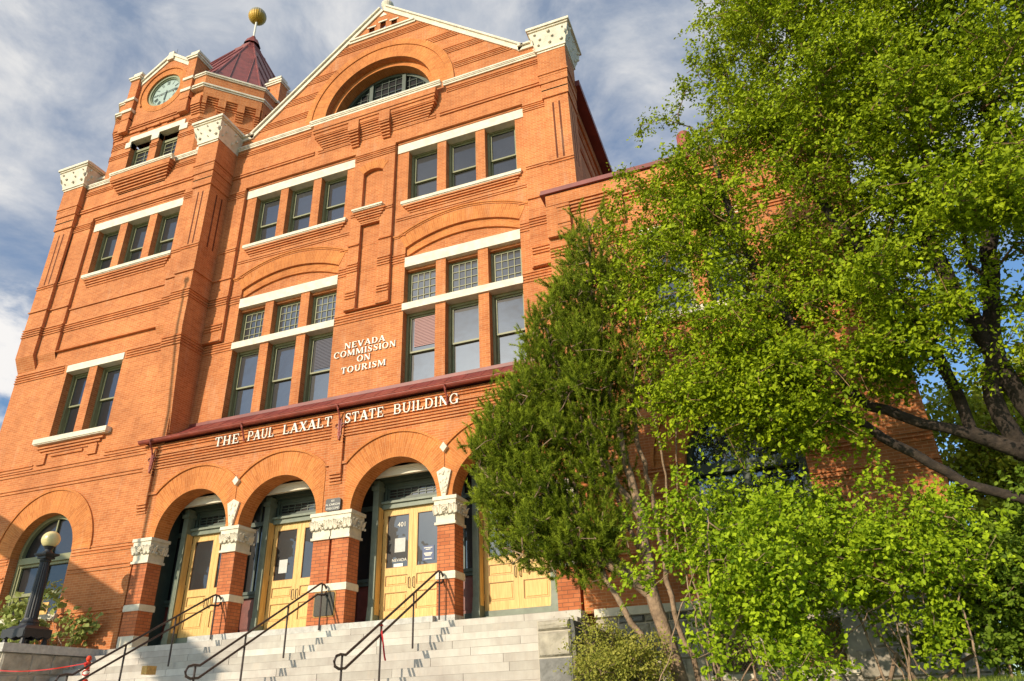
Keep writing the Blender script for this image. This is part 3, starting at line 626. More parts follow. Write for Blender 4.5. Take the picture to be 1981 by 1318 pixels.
for ya_, yb2 in ((DC, 2.55), (5.3, DY1-DC)): D.face([(DX1, ya_, 23.4), (DX1, yb2, 23.4), (DX1, yb2, DZ1), (DX1, ya_, DZ1)])
D.face([(x, y, DZ1-.05) for x, y in octo(-.45)])
for z0, n in ((22.62, 4), (22.02, 3), (21.6, 0)):
    for i in range(n): D_ = MB
for z0, n in ((22.62, 4), (22.02, 3)):
    for i in range(n):
        z = z0-.09*i
        for (xa, xb) in ((q8[0][0], -21.42), (-18.33, q8[1][0])) if z0 > 22.5 else ((q8[0][0], BW[0][0]), (BW[0][1], BW[1][0]), (BW[1][1], q8[1][0])): D.box(xa, xb, -.03, .02, z-.042, z)
        qq = octo(.03)
        for k in (1, 2, 3, 7):
            a, b_ = qq[k], qq[(k+1) % 8]; D.face([(a[0], a[1], z-.042), (b_[0], b_[1], z-.042), (b_[0], b_[1], z), (a[0], a[1], z)])
            a2, b2 = q8[k], q8[(k+1) % 8]; D.face([(a2[0], a2[1], z-.042), (b2[0], b2[1], z-.042), (b_[0], b_[1], z-.042), (a[0], a[1], z-.042)]); D.face([(a[0], a[1], z), (b_[0], b_[1], z), (b2[0], b2[1], z), (a2[0], a2[1], z)])
# corbel blocks round the chamfers: upper overhang plus stepped blocks
def facebox(mb, k, t0, t1, out, z0, z1, inset=.02):
    a, b_ = Vector(q8[k]+(0,)), Vector(q8[(k+1) % 8]+(0,)); d = (b_-a); l = d.length; d.normalize(); n = Vector((d.y, -d.x, 0))
    P = [a+d*t0-n*inset, a+d*t1-n*inset, a+d*t1+n*out, a+d*t0+n*out]
    lo = [(p.x, p.y, z0) for p in P]; hi = [(p.x, p.y, z1) for p in P]
    mb.face(lo); mb.face(hi[::-1])
    for i in range(4): j = (i+1) % 4; mb.face([lo[j], lo[i], hi[i], hi[j]])
for k in range(8):
    l = (Vector(q8[k]+(0,))-Vector(q8[(k+1) % 8]+(0,))).length
    if k == 0: spans = [(-.02, .42), (l-.42, l+.02)]
    else:
        n = max(3, int(round(l/.62))); spans = [(i*l/n*1.0 - (.14 if i else .02), i*l/n+.14) for i in range(n)]+[(l-.14, l+.02)]
    if k != 0: facebox(D, k, -.04, l+.04, .17, 23.62, 24.1)
    for (t0, t1) in spans:
        for i in range(5): facebox(D, k, t0, t1, .165-.03*i, 23.28-.1*i-.055, 23.28-.1*i)
        facebox(D, k, t0, t1, .165, 23.28, 23.64)
        if k: 
            for j in range(4): facebox(D, k, t1, t1+l/max(3, int(round(l/.62)))-.28 if t1 < l-.2 else t1, .12-.03*j, 23.6-.1*j-.055, 23.6-.1*j)
octband(D, .14, 24.18, 24.72)
D.build('belfry_wall', 'brick', B)
b = MB(); octband(b, .2, 24.06, 24.13); octband(b, .25, 24.13, 24.2); b.build('belfry_cornice', 'stone', B)
b = MB(); octband(b, .19, 24.70, 24.76); octband(b, .23, 24.76, 24.83); b.build('belfry_coping', 'stone', B)
for a, b_ in BW: window(a, b_, 20.75, 22.2, .2, .3, (2, 4))
b = MB(); b.prism([(-21.42, 22.19), (-21.15, 22.19), (-21.15, 22.47), (-20.1, 22.47), (-20.1, 22.19), (-19.73, 22.19), (-19.73, 22.47), (-18.72, 22.47), (-18.72, 22.19), (-18.33, 22.19), (-18.33, 22.47), (-18.5, 22.47), (-18.5, 22.72), (-21.25, 22.72), (-21.25, 22.47), (-21.42, 22.47)], -.045, .22)
b.build('belfry_lintel', 'stone', B)
# clock gablets on the front and the right side
CC = (-20.07, 24.87)
def gablet(Tf, front):
    G = MB(Tf); S_ = MB(Tf); R_ = MB(Tf); cx = CC[0]
    G.prism([(-21.42, 22.95), (-18.83, 22.95), (-18.83, 25.72), (-20.03, 26.62), (-21.42, 25.62)], -.06, .5, [arc(CC[0], CC[1], .86, 0, 2*PI, 40)[:-1]])
    for x0, x1 in ((-21.86, -21.42), (-18.84, -18.42)):
        G.box(x0, x1, -.22, .45, 23.0, 25.95); G.box(x0+.05, x1-.05, -.16, .4, 26.05, 26.25)
        for i in range(5): G.box(x0+.02*i, x1-.02*i, -.24+.035*i, .1, 23.72-.11*i-.06, 23.72-.11*i)
        K_ = MB(Tf); K_.box(x0-.05, x1+.05, -.28, .5, 25.9, 25.98); K_.box(x0-.09, x1+.09, -.32, .54, 25.98, 26.06); K_.box(x0, x1, -.2, .44, 26.25, 26.36)
        K_.build('pier_cap', 'stone', B)
        for za_, zb_ in ((24.06, 24.2), (24.7, 24.83)): K_ = MB(Tf); K_.box(x0-.04, x1+.04, -.27, .1, za_, zb_); K_.build('pier_cornice', 'stone', B)
        G.box(x0, x1, .3, 1.6, 24.6, 25.75)
    for a, c in (((-21.42, 25.6), (-20.03, 26.62)), ((-18.84, 25.7), (-20.03, 26.62))):
        dx, dz = c[0]-a[0], c[1]-a[1]; l = math.hypot(dx, dz); nx, nz = -dz/l, dx/l
        if nz < 0: nx, nz = -nx, -nz
        for (w0, w1, yy) in ((0, .16, -.1), (.16, .27, -.16)): S_.prism([(a[0]+nx*w0, a[1]+nz*w0), (c[0]+nx*w0, c[1]+nz*w0), (c[0]+nx*w1, c[1]+nz*w1), (a[0]+nx*w1, a[1]+nz*w1)], yy, .5)
    S_.prism([(-20.2, 26.55), (-19.86, 26.55), (-19.9, 26.98), (-20.16, 26.98)], -.17, .45)
    G.lines(-21.4, -18.85, 23.28, 2, .12, -.06, .05, .05)
    for i, xx in enumerate((-20.9, -20.2, -19.5)): G.box(xx, xx+.4, -.09, -.03, 22.9, 23.0)
    R_.ring(CC[0], CC[1], .84, 1.13, 0, 2*PI, 48, -.075, .12, outer=False); R_.ring(CC[0], CC[1], 1.14, 1.22, -.5, PI+.5, 40, -.12, -.03)
    G.build('clock_gable', 'brick', B); S_.build('clock_gable_coping', 'stone', B); R_.build('clock_surround', 'arch', B)
    # clock
    k = MB(Tf); k.ring(CC[0], CC[1], .74, .855, 0, 2*PI, 40, .0, .1); k.ring(CC[0], CC[1], .70, .75, 0, 2*PI, 40, .05, .12); ck = k.build('clock', 'clock_rim', B)
    k = MB(Tf); k.prism(arc(CC[0], CC[1], .74, 0, 2*PI, 40)[:-1], .1, .12); k.build('clock_dial', 'clock', ck)
    k = MB(Tf); ROM = ['XII', 'I', 'II', 'III', 'IIII', 'V', 'VI', 'VII', 'VIII', 'IX', 'X', 'XI']
    def stroke(p0, p1, wd, yy=.092):
        (x0, z0), (x1, z1) = p0, p1; l = math.hypot(x1-x0, z1-z0); nx, nz = -(z1-z0)/l*wd/2, (x1-x0)/l*wd/2
        k.prism([(x0+nx, z0+nz), (x0-nx, z0-nz), (x1-nx, z1-nz), (x1+nx, z1+nz)], yy, .099)
    for h in range(12):
        a = PI/2-h*PI/6; er = Vector((cos(a), sin(a))); et = Vector((sin(a), -cos(a))); s = ROM[h]; wd = {'I': .042, 'V': .075, 'X': .075}
        tot = sum(wd[c] for c in s); u = -tot/2; P = lambda t, r: (CC[0]+et.x*t+er.x*r, CC[1]+et.y*t+er.y*r)
        for j, c in enumerate(s):
            m_ = u+wd[c]/2; yy = .092-.0006*j
            if c == 'I': stroke(P(m_, .45), P(m_, .63), .02, yy)
            elif c == 'V': stroke(P(m_-.027, .63), P(m_, .45), .021, yy); stroke(P(m_+.027, .63), P(m_+.002, .45), .01, yy-.0003)
            else: stroke(P(m_-.027, .63), P(m_+.027, .45), .021, yy); stroke(P(m_+.027, .63), P(m_-.027, .45), .01, yy-.0003)
            u += wd[c]
    for mi in range(60): a = mi*PI/30; stroke((CC[0]+.655*cos(a), CC[1]+.655*sin(a)), (CC[0]+.685*cos(a), CC[1]+.685*sin(a)), .012)
    k.build('numerals', 'clock_ink', ck)
    for a, l, tl, wd, yy in ((PI/2-PI*(1.03), .44, .12, .035, .07), (PI/2-PI*.47, .60, .42, .028, .06)):
        k = MB(Tf); d = Vector((cos(a), sin(a))); n = Vector((-d.y, d.x)); c = Vector(CC)
        k.prism([tuple(c-d*tl+n*wd*.6), tuple(c-d*tl-n*wd*.6), tuple(c-n*wd*.6), tuple(c+d*l*.8-n*wd*.9), tuple(c+d*l), tuple(c+d*l*.8+n*wd*.9), tuple(c+n*wd*.6)], yy, yy+.008)
        k.build('clock_hand', 'clock_ink', ck)
gablet(None, True)
def Tright(p): return (DX1-p[1]-.0, 4.0+(p[0]+20.03), p[2])
gablet(Tright, False)
# tower roof: eight-sided standing seam spire
AP = Vector((-20.0, 4.0, 32.3)); RF = MB(); SM = MB()
ro = octo(-.12); bot = [Vector((x, y, 24.8)) for x, y in ro]; top = [b_.lerp(AP, .93) for b_ in bot]
for i in range(8):
    j = (i+1) % 8; RF.face([bot[i], bot[j], top[j], top[i]])
    SM.tube([bot[i], top[i]], .05, 6)
    d = (bot[j]-bot[i]); l = d.length; d.normalize(); n = max(3, int(l/.55))
    n_out = d.cross(Vector((0, 0, 1))).normalized()
    mid = (bot[i]+bot[j])/2; up_ = (AP-mid)
    for k in range(1, n):
        p = bot[i]+d*(l*k/n); off = abs(k/n-.5)*2; f_ = (1-off)*.93
        if k/n == .5: f_ = .9
        q = p+up_*f_; SM.tube([p+n_out*.03, q+n_out*.03], .024, 4)
RF.face([tuple(p) for p in top])
for i, (f_, e) in enumerate(((.84, .12), (.90, .09), (.955, .07))):
    lo = [b_.lerp(AP, f_)+(b_-AP).normalized()*e for b_ in bot]
    for k in range(8): j = (k+1) % 8; RF.face([lo[k], lo[j], lo[j]+Vector((0, 0, .16)), lo[k]+Vector((0, 0, .16))])
    RF.face([tuple(p+Vector((0, 0, .16))) for p in lo]); RF.face([tuple(p) for p in lo][::-1])
RF.lathe([(.42, -.45), (.30, -.1), (.16, .05), (.10, .25), (0, .26)], tuple(AP), 10)
ro_ = RF.build('tower_roof', 'metal_red', B); SM.build('roof_seam', 'metal_red', ro_)
BALL = bpy.data.materials.new('weathered_gilt_ball'); BALL.use_nodes = True; t_ = BALL.node_tree; b_ = t_.nodes['Principled BSDF']; b_.inputs['Roughness'].default_value = .5; b_.inputs['Metallic'].default_value = .15
tcn = nn(t_, 'ShaderNodeTexCoord'); n_ = nn(t_, 'ShaderNodeTexNoise', inp={'Scale': 3.5, 'Detail': 5}); sx = nn(t_, 'ShaderNodeSeparateXYZ'); md = nn(t_, 'ShaderNodeMath', operation='MULTIPLY_ADD', inp={1: -1.0, 2: 34.10}); m2_ = nn(t_, 'ShaderNodeMath', operation='ADD'); r_ = nn(t_, 'ShaderNodeValToRGB')
t_.links.new(tcn.outputs['Object'], n_.inputs['Vector']); t_.links.new(tcn.outputs['Object'], sx.inputs[0]); t_.links.new(sx.outputs[2], md.inputs[0]); t_.links.new(md.outputs[0], m2_.inputs[0]); t_.links.new(n_.outputs['Fac'], m2_.inputs[1]); t_.links.new(m2_.outputs[0], r_.inputs['Fac']); t_.links.new(r_.outputs[0], b_.inputs['Base Color'])
r_.color_ramp.elements[0].position = .42; r_.color_ramp.elements[0].color = (.30, .28, .20, 1); r_.color_ramp.elements[1].position = .6; r_.color_ramp.elements[1].color = (.50, .30, .03, 1)
b = MB(); prof = [(.45*sin(PI*i/14), -.45*cos(PI*i/14)) for i in range(15)]; b.lathe(prof, (-20.0, 4.0, 34.1), 48, flute=.03); fb = b.build('finial_ball', BALL, B)
b = MB(); b.tube([(-20, 4, 32.4), (-20, 4, 33.7)], .05, 10); b.build('finial_rod', 'white', fb)
b = MB(); b.tube([(-20.0, .05, 26.98), (-20.0, .05, 27.35)], .008, 5); b.build('lightning_rod', 'iron', B)
b = MB()
for xa, xb in ((-22.7, -21.5),): b.box(xa, xb, .1, .8, 20.95, 21.03); b.box(xa, xb, .04, .86, 21.03, 21.15)
b.build('parapet_coping', 'stone', B); b = MB(); b.box(-17.9, -17.4, .1, .8, 20.95, 21.1); b.build('parapet_coping', 'stone', B)
b = MB(); b.box(-23.3, -21.6, .12, .7, 20.5, 20.96); b.build('parapet', 'brick', B); b = MB(); b.box(-17.9, -17.2, .12, .7, 20.5, 20.96); b.build('parapet', 'brick', B)

# ---- porch arcade
BAY = [-14.85, -12.05, -8.65, -5.85]; SPZ = 6.28; PX0, PX1 = -16.93, -3.97
PW = MB(); PA = MB()
poly = [(PX0, SPZ)]
for c in BAY: poly += [(c-1.215, SPZ)]+arc(c, SPZ, 1.215, PI, 0, 30)[1:-1]+[(c+1.215, SPZ)]
poly += [(PX1, SPZ), (PX1, 9.05), (PX0, 9.05)]
PW.prism(poly, -.012, .5)
for c in BAY:
    PA.ring(c, SPZ, 1.2, 1.85, 0, PI, 40, -.03, .49, clip=1.385)
    a0 = math.acos(1.385/1.88); PA.ring(c, SPZ, 1.85, 1.91, a0, PI-a0, 30, -.075, .0)
zv = SPZ+math.sqrt(1.88**2-1.385**2)
for x0, x1 in ((PX0+.1, BAY[0]-1.37), (BAY[1]+1.37, BAY[2]-1.37), (BAY[3]+1.37, PX1-.1)): PW.box(x0, x1, -.07, .0, zv-.04, zv+.03)
PW.lines(-16.86, -4.2, 8.98, 2, .085, -.012, .042, .042); PW.lines(-16.55, -4.3, 8.74, 6, .084, -.012, .042, .042)
for cx in (-10.35, -16.7, -4.05):
    PW.box(cx-.18, cx+.18, -.09, .0, 7.25, 8.9)
    for i in range(3): PW.box(cx-.18, cx+.18, -.08+.02*i, .0, 7.22-.085*i-.05, 7.22-.085*i); PW.box(cx-.18, cx+.18, -.10, .0, 8.3-.085*i-.04, 8.3-.085*i)
PW.box(-16.9, -4, .3, 1.4, 9.0, 9.06)
PW.build('porch_wall', 'brick', B); PA.build('porch_arch', 'arch', B)
PIER = [(-16.62, -16.13, 1), (-13.665, -13.24, 0), (-10.865, -9.845, 2), (-7.445, -7.0, 0), (-4.6, -4.1, 1)]
def leafband(c, x0, x1, y0, y1, z0, z1):
    for (q0, u, o_, l) in (((x0, y0, z0), (1, 0, 0), (0, -1, 0), x1-x0), ((x1, y0, z0), (0, 1, 0), (1, 0, 0), y1-y0), ((x0, y0, z0), (0, 1, 0), (-1, 0, 0), y1-y0)):
        n = max(4, round(l/.13)); q0 = Vector(q0); U = Vector(u); O = Vector(o_)
        for k in range(n):
            f_ = (k+.5)/n*l; h = z1-z0
            if k % 4 == 2:
                P = q0+U*f_+O*.03+Vector((0, 0, h*.5)); c.tube([P+U*(.055*cos(a_))+Vector((0, 0, .06*sin(a_))) for a_ in [2*PI*j/9 for j in range(9)]], .02, 5, closed=True); carve(c, [tuple(P)], .026)
            else: tongue(c, q0+U*f_-O*.05, u, o_, l/n*1.1, h*1.05, .075)
            c.blob(tuple(q0+U*(f_+l/n*.5)+O*.0+Vector((0, 0, .03))), .03, .03, .035, 6, 4)
for x0, x1, kind in PIER:
    P = MB(); base = 3.4
    parts = [(x0, x1)] if kind < 2 else [(x0, -10.395), (-10.325, x1)]
    for a, b_ in parts: P.box(a, b_, 0, .5, base, 5.64)
    if kind == 2: P.box(-10.42, -10.3, .09, .45, base, 5.64); P.box(-10.5, -10.2, .003, .45, base, 4.4)
    P.build('porch_pier', 'pier_brick', B)
    b = MB(); b.box(x0-.02, x1+.03, -.03, .53, 4.392, 4.54); b.box(x0-.012, x1+.022, -.02, .52, 4.54, 4.56); b.build('pier_band', 'stone', B)
    b = MB()
    for a, b_ in parts:
        b.box(a-.02, b_+.02, -.03, .53, 5.66, 5.98); b.box(a-.05, b_+.05, -.06, .56, 5.62, 5.68)
    b.box(x0-.05, x1+.05, -.06, .56, 5.96, 6.1); b.box(x0-.06, x1+.06, -.07, .57, 6.08, 6.2); b.box(x0-.09, x1+.09, -.10, .6, 6.2, 6.285)
    o = b.build('impost_capital', 'stone', B)
    c = MB(); leafband(c, x0-.09, x1+.09, -.10, .58, 5.86, 6.1); c.build('carving', 'stone', o, True)
    if kind == 0:
        b = MB(); b.box(x0-.01, x1+.012, -.012, .512, 3.4, 3.615); b.build('pier_plinth', 'granite', B)
b = MB(); b.box(-16.63, -16.11, -.012, .5, 3.4, 3.78); b.build('pier_plinth', 'stone', B)
for xc in (-13.45, -7.25):
    b = MB(); b.prism([(xc-.05, 6.29), (xc+.05, 6.29), (xc+.19, 6.9), (xc, 7.0), (xc-.19, 6.9)], -.09, .0); o = b.build('carved_drop', 'stone', B)
    c = MB()
    for k in range(22): t = random.random(); carve(c, [(xc+random.uniform(-1, 1)*(.03+.13*t), -.09, 6.33+.56*t)], .035)
    c.build('carving', 'stone', o, True)
    b = MB(); zb = zv-.05; b.prism([(xc, zb-.13), (xc+.1, zb), (xc, zb+.13), (xc-.1, zb)], -.13, 0); b.build('boss', 'stone', B)
# porch roof, gutter and brackets
b = MB(); ya, za, yb_, zb = -.13, 9.13, YR+.05, 9.86
b.face([(-16.95, ya, za), (-4.1, ya, za), (-4.1, yb_, zb), (-16.95, yb_, zb)]); b.face([(-16.95, ya, za-.03), (-16.95, yb_, 9.08), (-4.1, yb_, 9.08), (-4.1, ya, za-.03)])
b.face([(-16.95, ya, za-.05), (-4.1, ya, za-.05), (-4.1, ya, za), (-16.95, ya, za)]); b.face([(-16.95, ya, za-.05), (-16.95, ya, za), (-16.95, yb_, zb), (-16.95, yb_, 9.0)])
for k in range(25): x = -16.8+k*.52; b.tube([(x, ya, za+.002), (x, yb_, zb+.002)], .008, 4)
pr = b.build('porch_roof', 'metal_red', B)
b = MB()
for k in range(1): b.box(-16.3, -4.2, YR-.04, YR+.03, 9.80, 9.9)
b.build('roof_flashing', 'metal_red', pr)
b = MB(); prof = [(-.085*cos(a_), -.085*sin(a_)) for a_ in [PI*i/8 for i in range(9)]]
for (u0, v0), (u1, v1) in zip(prof, prof[1:]):
    b.face([(-17.08, -.215+u0, 9.128+v0), (-17.08, -.215+u1, 9.128+v1), (-4.25, -.215+u1, 9.128+v1), (-4.25, -.215+u0, 9.128+v0)])
    b.face([(-17.08, -.215+u0*.9, 9.128+v0*.9), (-4.25, -.215+u0*.9, 9.128+v0*.9), (-4.25, -.215+u1*.9, 9.128+v1*.9), (-17.08, -.215+u1*.9, 9.128+v1*.9)])
for xx in (-17.08, -4.25): b.face([(xx, -.215+u, 9.128+v) for u, v in prof])
b.tube([(-17.08, -.302, 9.132), (-4.25, -.302, 9.132)], .013, 6)
gt = b.build('gutter', 'gutter', B)
b = MB()
for k in range(36):
    x = -16.9+k*.355; b.box(x-.008, x+.008, -.06, -.03, 9.18, 9.26)
b.tube([(-16.9, -.045, 9.255), (-4.3, -.045, 9.255)], .012, 4); b.build('snow_guard', 'gutter', pr)
for i, (x, big) in enumerate(((-16.6, 1), (-13.38, 0), (-10.28, 1), (-7.15, 0))):
    b = MB(); zb = 8.22 if big else 8.62
    b.tube([(x, -.24, 9.16), (x, -.30, 9.08), (x, -.27, 8.98), (x, -.18, 8.85), (x, -.12, 8.7), (x, -.11, zb)], .028, 6)
    if big:
        b.box(x-.05, x+.05, -.125, -.08, zb+.05, 8.75)
        for sx in (-1, 1): b.tube([(x+sx*.02, -.11, 8.5)]+[(x+sx*(.09+.05*sin(a_)), -.11, 8.52+.05-.05*cos(a_)) for a_ in (0, 1, 2, 3, 4, 5)], .016, 5)
        b.blob((x, -.12, zb), .04, .03, .07); b.blob((x, -.12, 8.38), .05, .03, .04)
    b.build('gutter_bracket', 'gutter', B, True)
# porch floor, ceiling and timber shopfront
ST = 1.08
b = MB(); b.box(-16.4, -4.1, -.02, 1.6, 3.2, 3.455); b.build('porch_floor', 'granite', B)
b = MB(); b.box(-16.36, -4.1, .5, 1.5, 7.36, 7.42); b.box(-16.36, -4.1, .52, .62, 7.2, 7.36); b.build('porch_ceiling', 'soffit', B)
b = MB(); b.box(-16.36, -4.1, 1.6, 1.7, 3.3, 9); b.build('porch_back', 'black_sign', B)
b = MB(); b.box(-16.36, -4.1, ST-.08, ST+.12, 7.17, 7.36); b.box(-16.36, -4.1, ST-.12, ST+.1, 7.27, 7.33)
b.build('shopfront_header', 'green', B)
def door_leaf(x0, x1, hinge):
    z0, z1, y = 3.765, 6.47, ST; root = empty('door', ((x0+x1)/2, y, z0)); keep(root, B)
    f = MB(); s = .115
    f.box(x0, x0+s, y, y+.05, z0, z1); f.box(x1-s, x1, y, y+.05, z0, z1)
    for a, c in ((z0, z0+.2), (4.39, 4.54), (4.8, 4.98), (z1-.16, z1)): f.box(x0+s, x1-s, y, y+.05, a, c)
    for a, c in ((z0+.2, 4.39), (4.54, 4.8)):
        f.box(x0+s, x1-s, y+.025, y+.045, a, c); f.box(x0+s+.06, x1-s-.06, y+.008, y+.03, a+.05, c-.05)
    fo = f.build('leaf', 'door', root)
    g_ = MB()
    for a, c in ((z0+.2, 4.39), (4.54, 4.8), (4.98, z1-.16)):
        for q in ((x0+s, x0+s+.014, a, c), (x1-s-.014, x1-s, a, c), (x0+s+.014, x1-s-.014, c-.014, c), (x0+s+.014, x1-s-.014, a, a+.014)): g_.box(q[0], q[1], y+.003, y+.03, q[2], q[3])
    g_.build('moulding', 'door_dark', root)
    g_ = MB(); t = random.uniform(-.004, .004); g_.face([(x0+s, y+.03+t, 4.98), (x1-s, y+.03-t, 4.98), (x1-s, y+.03, z1-.16), (x0+s, y+.03, z1-.16)]); g_.build('pane', 'glass_porch', root)
    h = MB(); hx = x1-.06 if hinge < 0 else x0+.06; h.tube([(hx, y, 4.72), (hx, y-.06, 4.7), (hx, y-.06, 4.48), (hx, y, 4.46)], .012, 6); h.build('handle', 'iron', root)
    h = MB(); hx = x0 if hinge < 0 else x1
    for zz in (4.0, 5.0, 6.1): h.tube([(hx, y-.015, zz), (hx, y-.015, zz+.14)], .014, 6)
    h.build('hinge', 'wood', root)
    return root
for c in BAY:
    door_leaf(c-.865, c-.003, -1); door_leaf(c+.003, c+.865, 1)
    for sx in (-1, 1):
        b = MB(); xa, xb = sorted((c+sx*.875, c+sx*1.035)); b.box(xa, xb, .78, 1.06, 3.75, 7.2); b.box(xa-.02, xb+.02, .74, 1.06, 3.46, 3.75); b.box(xa-.012, xb+.012, .75, 1.06, 3.75, 4.05, taper=-.012)
        for u in (.35, .65): b.box(xa+u*(xb-xa)-.012, xa+u*(xb-xa)+.012, .774, .79, 4.25, 6.9)
        b.box(xa-.03, xb+.03, .73, 1.06, 6.95, 7.06)
        b.build('door_post', 'post_green', B)
    b = MB()
    for sx in (-1, 1): xa, xb = sorted((c+sx*.868, c+sx*.878)); b = MB(); b.box(xa, xb, .83, 1.06, 3.6, 6.5); b.build('post_side_glow', 'door', B)  # door light bounced onto the post sides, put in as oak-coloured strips
    b = MB(); b.box(c-.87, c+.87, ST-.1, ST+.08, 6.475, 6.6); b.box(c-.87, c+.87, ST-.16, ST+.08, 6.6, 6.66); b.build('door_head', 'post_green', B); b = MB(); b.box(c-.87, c+.87, ST-.03, ST+.08, 3.6, 3.76); b.box(c-.87, c+.87, ST-.14, ST-.03, 3.46, 3.63); b.build('threshold', 'post_green', B)
    window(c-.87, c+.87, 6.66, 7.17, ST, None, (7, 3), name='transom_window', gm='glass_porch', mt='green')
    # side lights
ends = [-16.36]+[v for c in BAY for v in (c-1.035, c+1.035)]+[-4.1]
for k in range(0, len(ends), 2):
    x0, x1 = ends[k], ends[k+1]
    b = MB(); b.box(x0, x1, ST-.06, ST+.08, 4.6, 4.68); b.box(x0, x1, ST-.1, ST+.08, 4.68, 4.76); b.box(x0, x1, ST, ST+.08, 3.45, 3.75); b.box(x0, x1, ST-.05, ST+.08, 6.5, 6.62); b.box((x0+x1)/2-.03, (x0+x1)/2+.03, ST+.02, ST+.08, 4.76, 7.17)
    o = b.build('side_light', 'green', B)
    p = MB(); p.face([(x0, ST+.05, 4.76), (x1, ST+.05, 4.76), (x1, ST+.05, 7.17), (x0, ST+.05, 7.17)]); p.build('pane', 'glass_porch', o)
    p = MB(); p.box(x0, x1, ST+.03, ST+.06, 3.75, 4.6); n = max(1, round((x1-x0)/.5)); ww = (x1-x0)/n
    for i in range(n): p.box(x0+i*ww+.07, x0+(i+1)*ww-.07, ST+.01, ST+.035, 3.83, 4.5)
    p.build('panel', 'mahogany', o)
b = MB(); b.box(-16.37, -16.3, .5, 1.1, 3.4, 7.3); b.build('end_panel', 'green', B)

# ---- right wing (mirror of the tower's lower storeys)
WX0, WX1 = -4.2, 3.26
WW = MB(); WA = MB(); TCm = (mir(TC[0]), TC[1]); W2 = [(mir(b_), mir(a)) for a, b_ in TW2]
hol = [[(a, 9.92), (b_, 9.92), (b_, 12.36), (a, 12.36)] for a, b_ in W2]+[[(TCm[0]-1.21, 4.45), (TCm[0]+1.21, 4.45)]+arc(TCm[0], TCm[1], 1.21, 0, PI, 30)]
WW.prism([(-4.03, 3.4), (WX1, 3.4), (WX1, 14.3), (WX0, 14.3), (WX0, 9.0), (-4.03, 9.0)], 0, .3, hol, back=False)
WW.box(WX1-.3, WX1, .3, 14, 1, 14.3); WW.box(WX0, WX0+.3, .3, 1.6, 9.0, 14.25); WW.box(-4.03, -3.8, .3, 1.6, 3, 9.0)
for x0, x1 in ((WX0, -3.84), (-3.5, -2.48), (-2.1, 2.9)): pass
WW.lines(WX0+.05, WX1, 14.16, 3, .095, 0, .05, .05)
WW.box(WX0, -3.55, -.13, .02, 12.9, 13.9); WW.box(-2.46, -2.1, -.13, .02, 12.9, 13.9); WW.box(1.0, 1.36, -.13, .02, 12.9, 13.9); WW.box(WX1-.65, WX1, -.13, .02, 12.9, 13.9); WW.box(WX0, WX1, -.12, .02, 13.93, 14.3)
for x0, x1 in ((-3.55, -2.46), (-2.1, 1.0), (1.36, 2.6)):
    for i in range(4): WW.box(x0, x1, -.11+.026*i, .02, 13.88-.095*i-.055, 13.88-.095*i)
for x0 in (-3.9, -2.46, 1.0, WX1-.65):
    for i in range(4): WW.box(x0, x0+.36, -.16+.02*i, .0, 13.3-.1*i-.05, 13.3-.1*i); WW.box(x0, x0+.36, -.16+.02*i, .0, 13.84-.1*i-.05, 13.84-.1*i)
WW.lines(WX0, W2[0][0]-.15, 12.64, 4, .093, 0); WW.lines(W2[1][1]+.15, WX1, 12.64, 4, .093, 0)
for z, n, d in ((9.16, 2, .1), (8.98, 2, .1), (8.42, 2, .1)): WW.lines(WX0+.4, WX1, z, n, d, 0)
for z, n, d in ((6.29, 3, .09), (5.72, 2, .1), (4.54, 2, .1)): WW.lines(WX0+.1, TCm[0]-1.25, z, n, d, 0); WW.lines(TCm[0]+1.25, WX1, z, n, d, 0)
WW.build('wing_wall', 'brick', B)
WA.ring(TCm[0], TCm[1], 1.2, 1.87, 0, PI, 36, -.015, .3); WA.ring(TCm[0], TCm[1], 1.88, 1.95, 0, PI, 36, -.05, .01); WA.build('wing_arch_ring', 'arch', B)
for a, b_ in W2: window(a, b_, 9.92, 12.36, .24, .52)
lintel(mir(-18.79), mir(-21.25), 12.316, 12.56, 0); sill(mir(-18.62), mir(-21.66), 9.75, 9.94, 0, .2); sill(TCm[0]-1.3, TCm[0]+1.3, 4.36, 4.53, 0, .12)
f = MB(); yl = .2
f.ring(TCm[0], TCm[1], 1.08, 1.205, 0, PI, 30, yl, yl+.15)
for sx in (-1.2, -.08, 1.06): f.box(TCm[0]+sx, TCm[0]+sx+.15, yl-.03, yl+.15, 4.5, 6.27)
f.box(TCm[0]-1.08, TCm[0]+1.08, yl-.06, yl+.13, 6.02, 6.24); f.box(TCm[0]-1.08, TCm[0]+1.08, yl+.03, yl+.1, 5.16, 5.25)
o = f.build('arched_window', 'green', B)
p = MB(); p.prism([(TCm[0]-1.1, 4.5), (TCm[0]+1.1, 4.5)]+arc(TCm[0], TCm[1], 1.1, 0, PI, 24), yl+.11, yl+.12); p.build('pane', 'glass', o)
b = MB(); b.box(WX0-.14, WX1+.14, -.2, .5, 14.32, 14.36); b.box(WX0-.12, WX1+.12, -.18, .5, 14.36, 14.47); b.build('wing_coping', 'metal_red', B)
b = MB(); b.face([(WX0-.1, .4, 14.4), (WX1+.1, .4, 14.4), (WX1+.1, 14, 15.6), (WX0-.1, 14, 15.6)]); b.build('wing_roof', 'metal_red', B)
b = MB(); b.lathe([(.14, 0), (.14, 1.9), (.17, 1.92), (.17, 2.05), (.2, 2.07), (.2, 2.6), (.15, 2.62), (.15, 2.66), (0, 2.66)], (-.32, 2.0, 14.4), 14)
for k in range(10): a_ = 2*PI*k/10; b.box(-.32+.2*cos(a_)-.012, -.32+.2*cos(a_)+.012, 2+.2*sin(a_)-.012, 2+.2*sin(a_)+.012, 16.48, 16.98)
b.build('roof_vent', 'gutter', B)
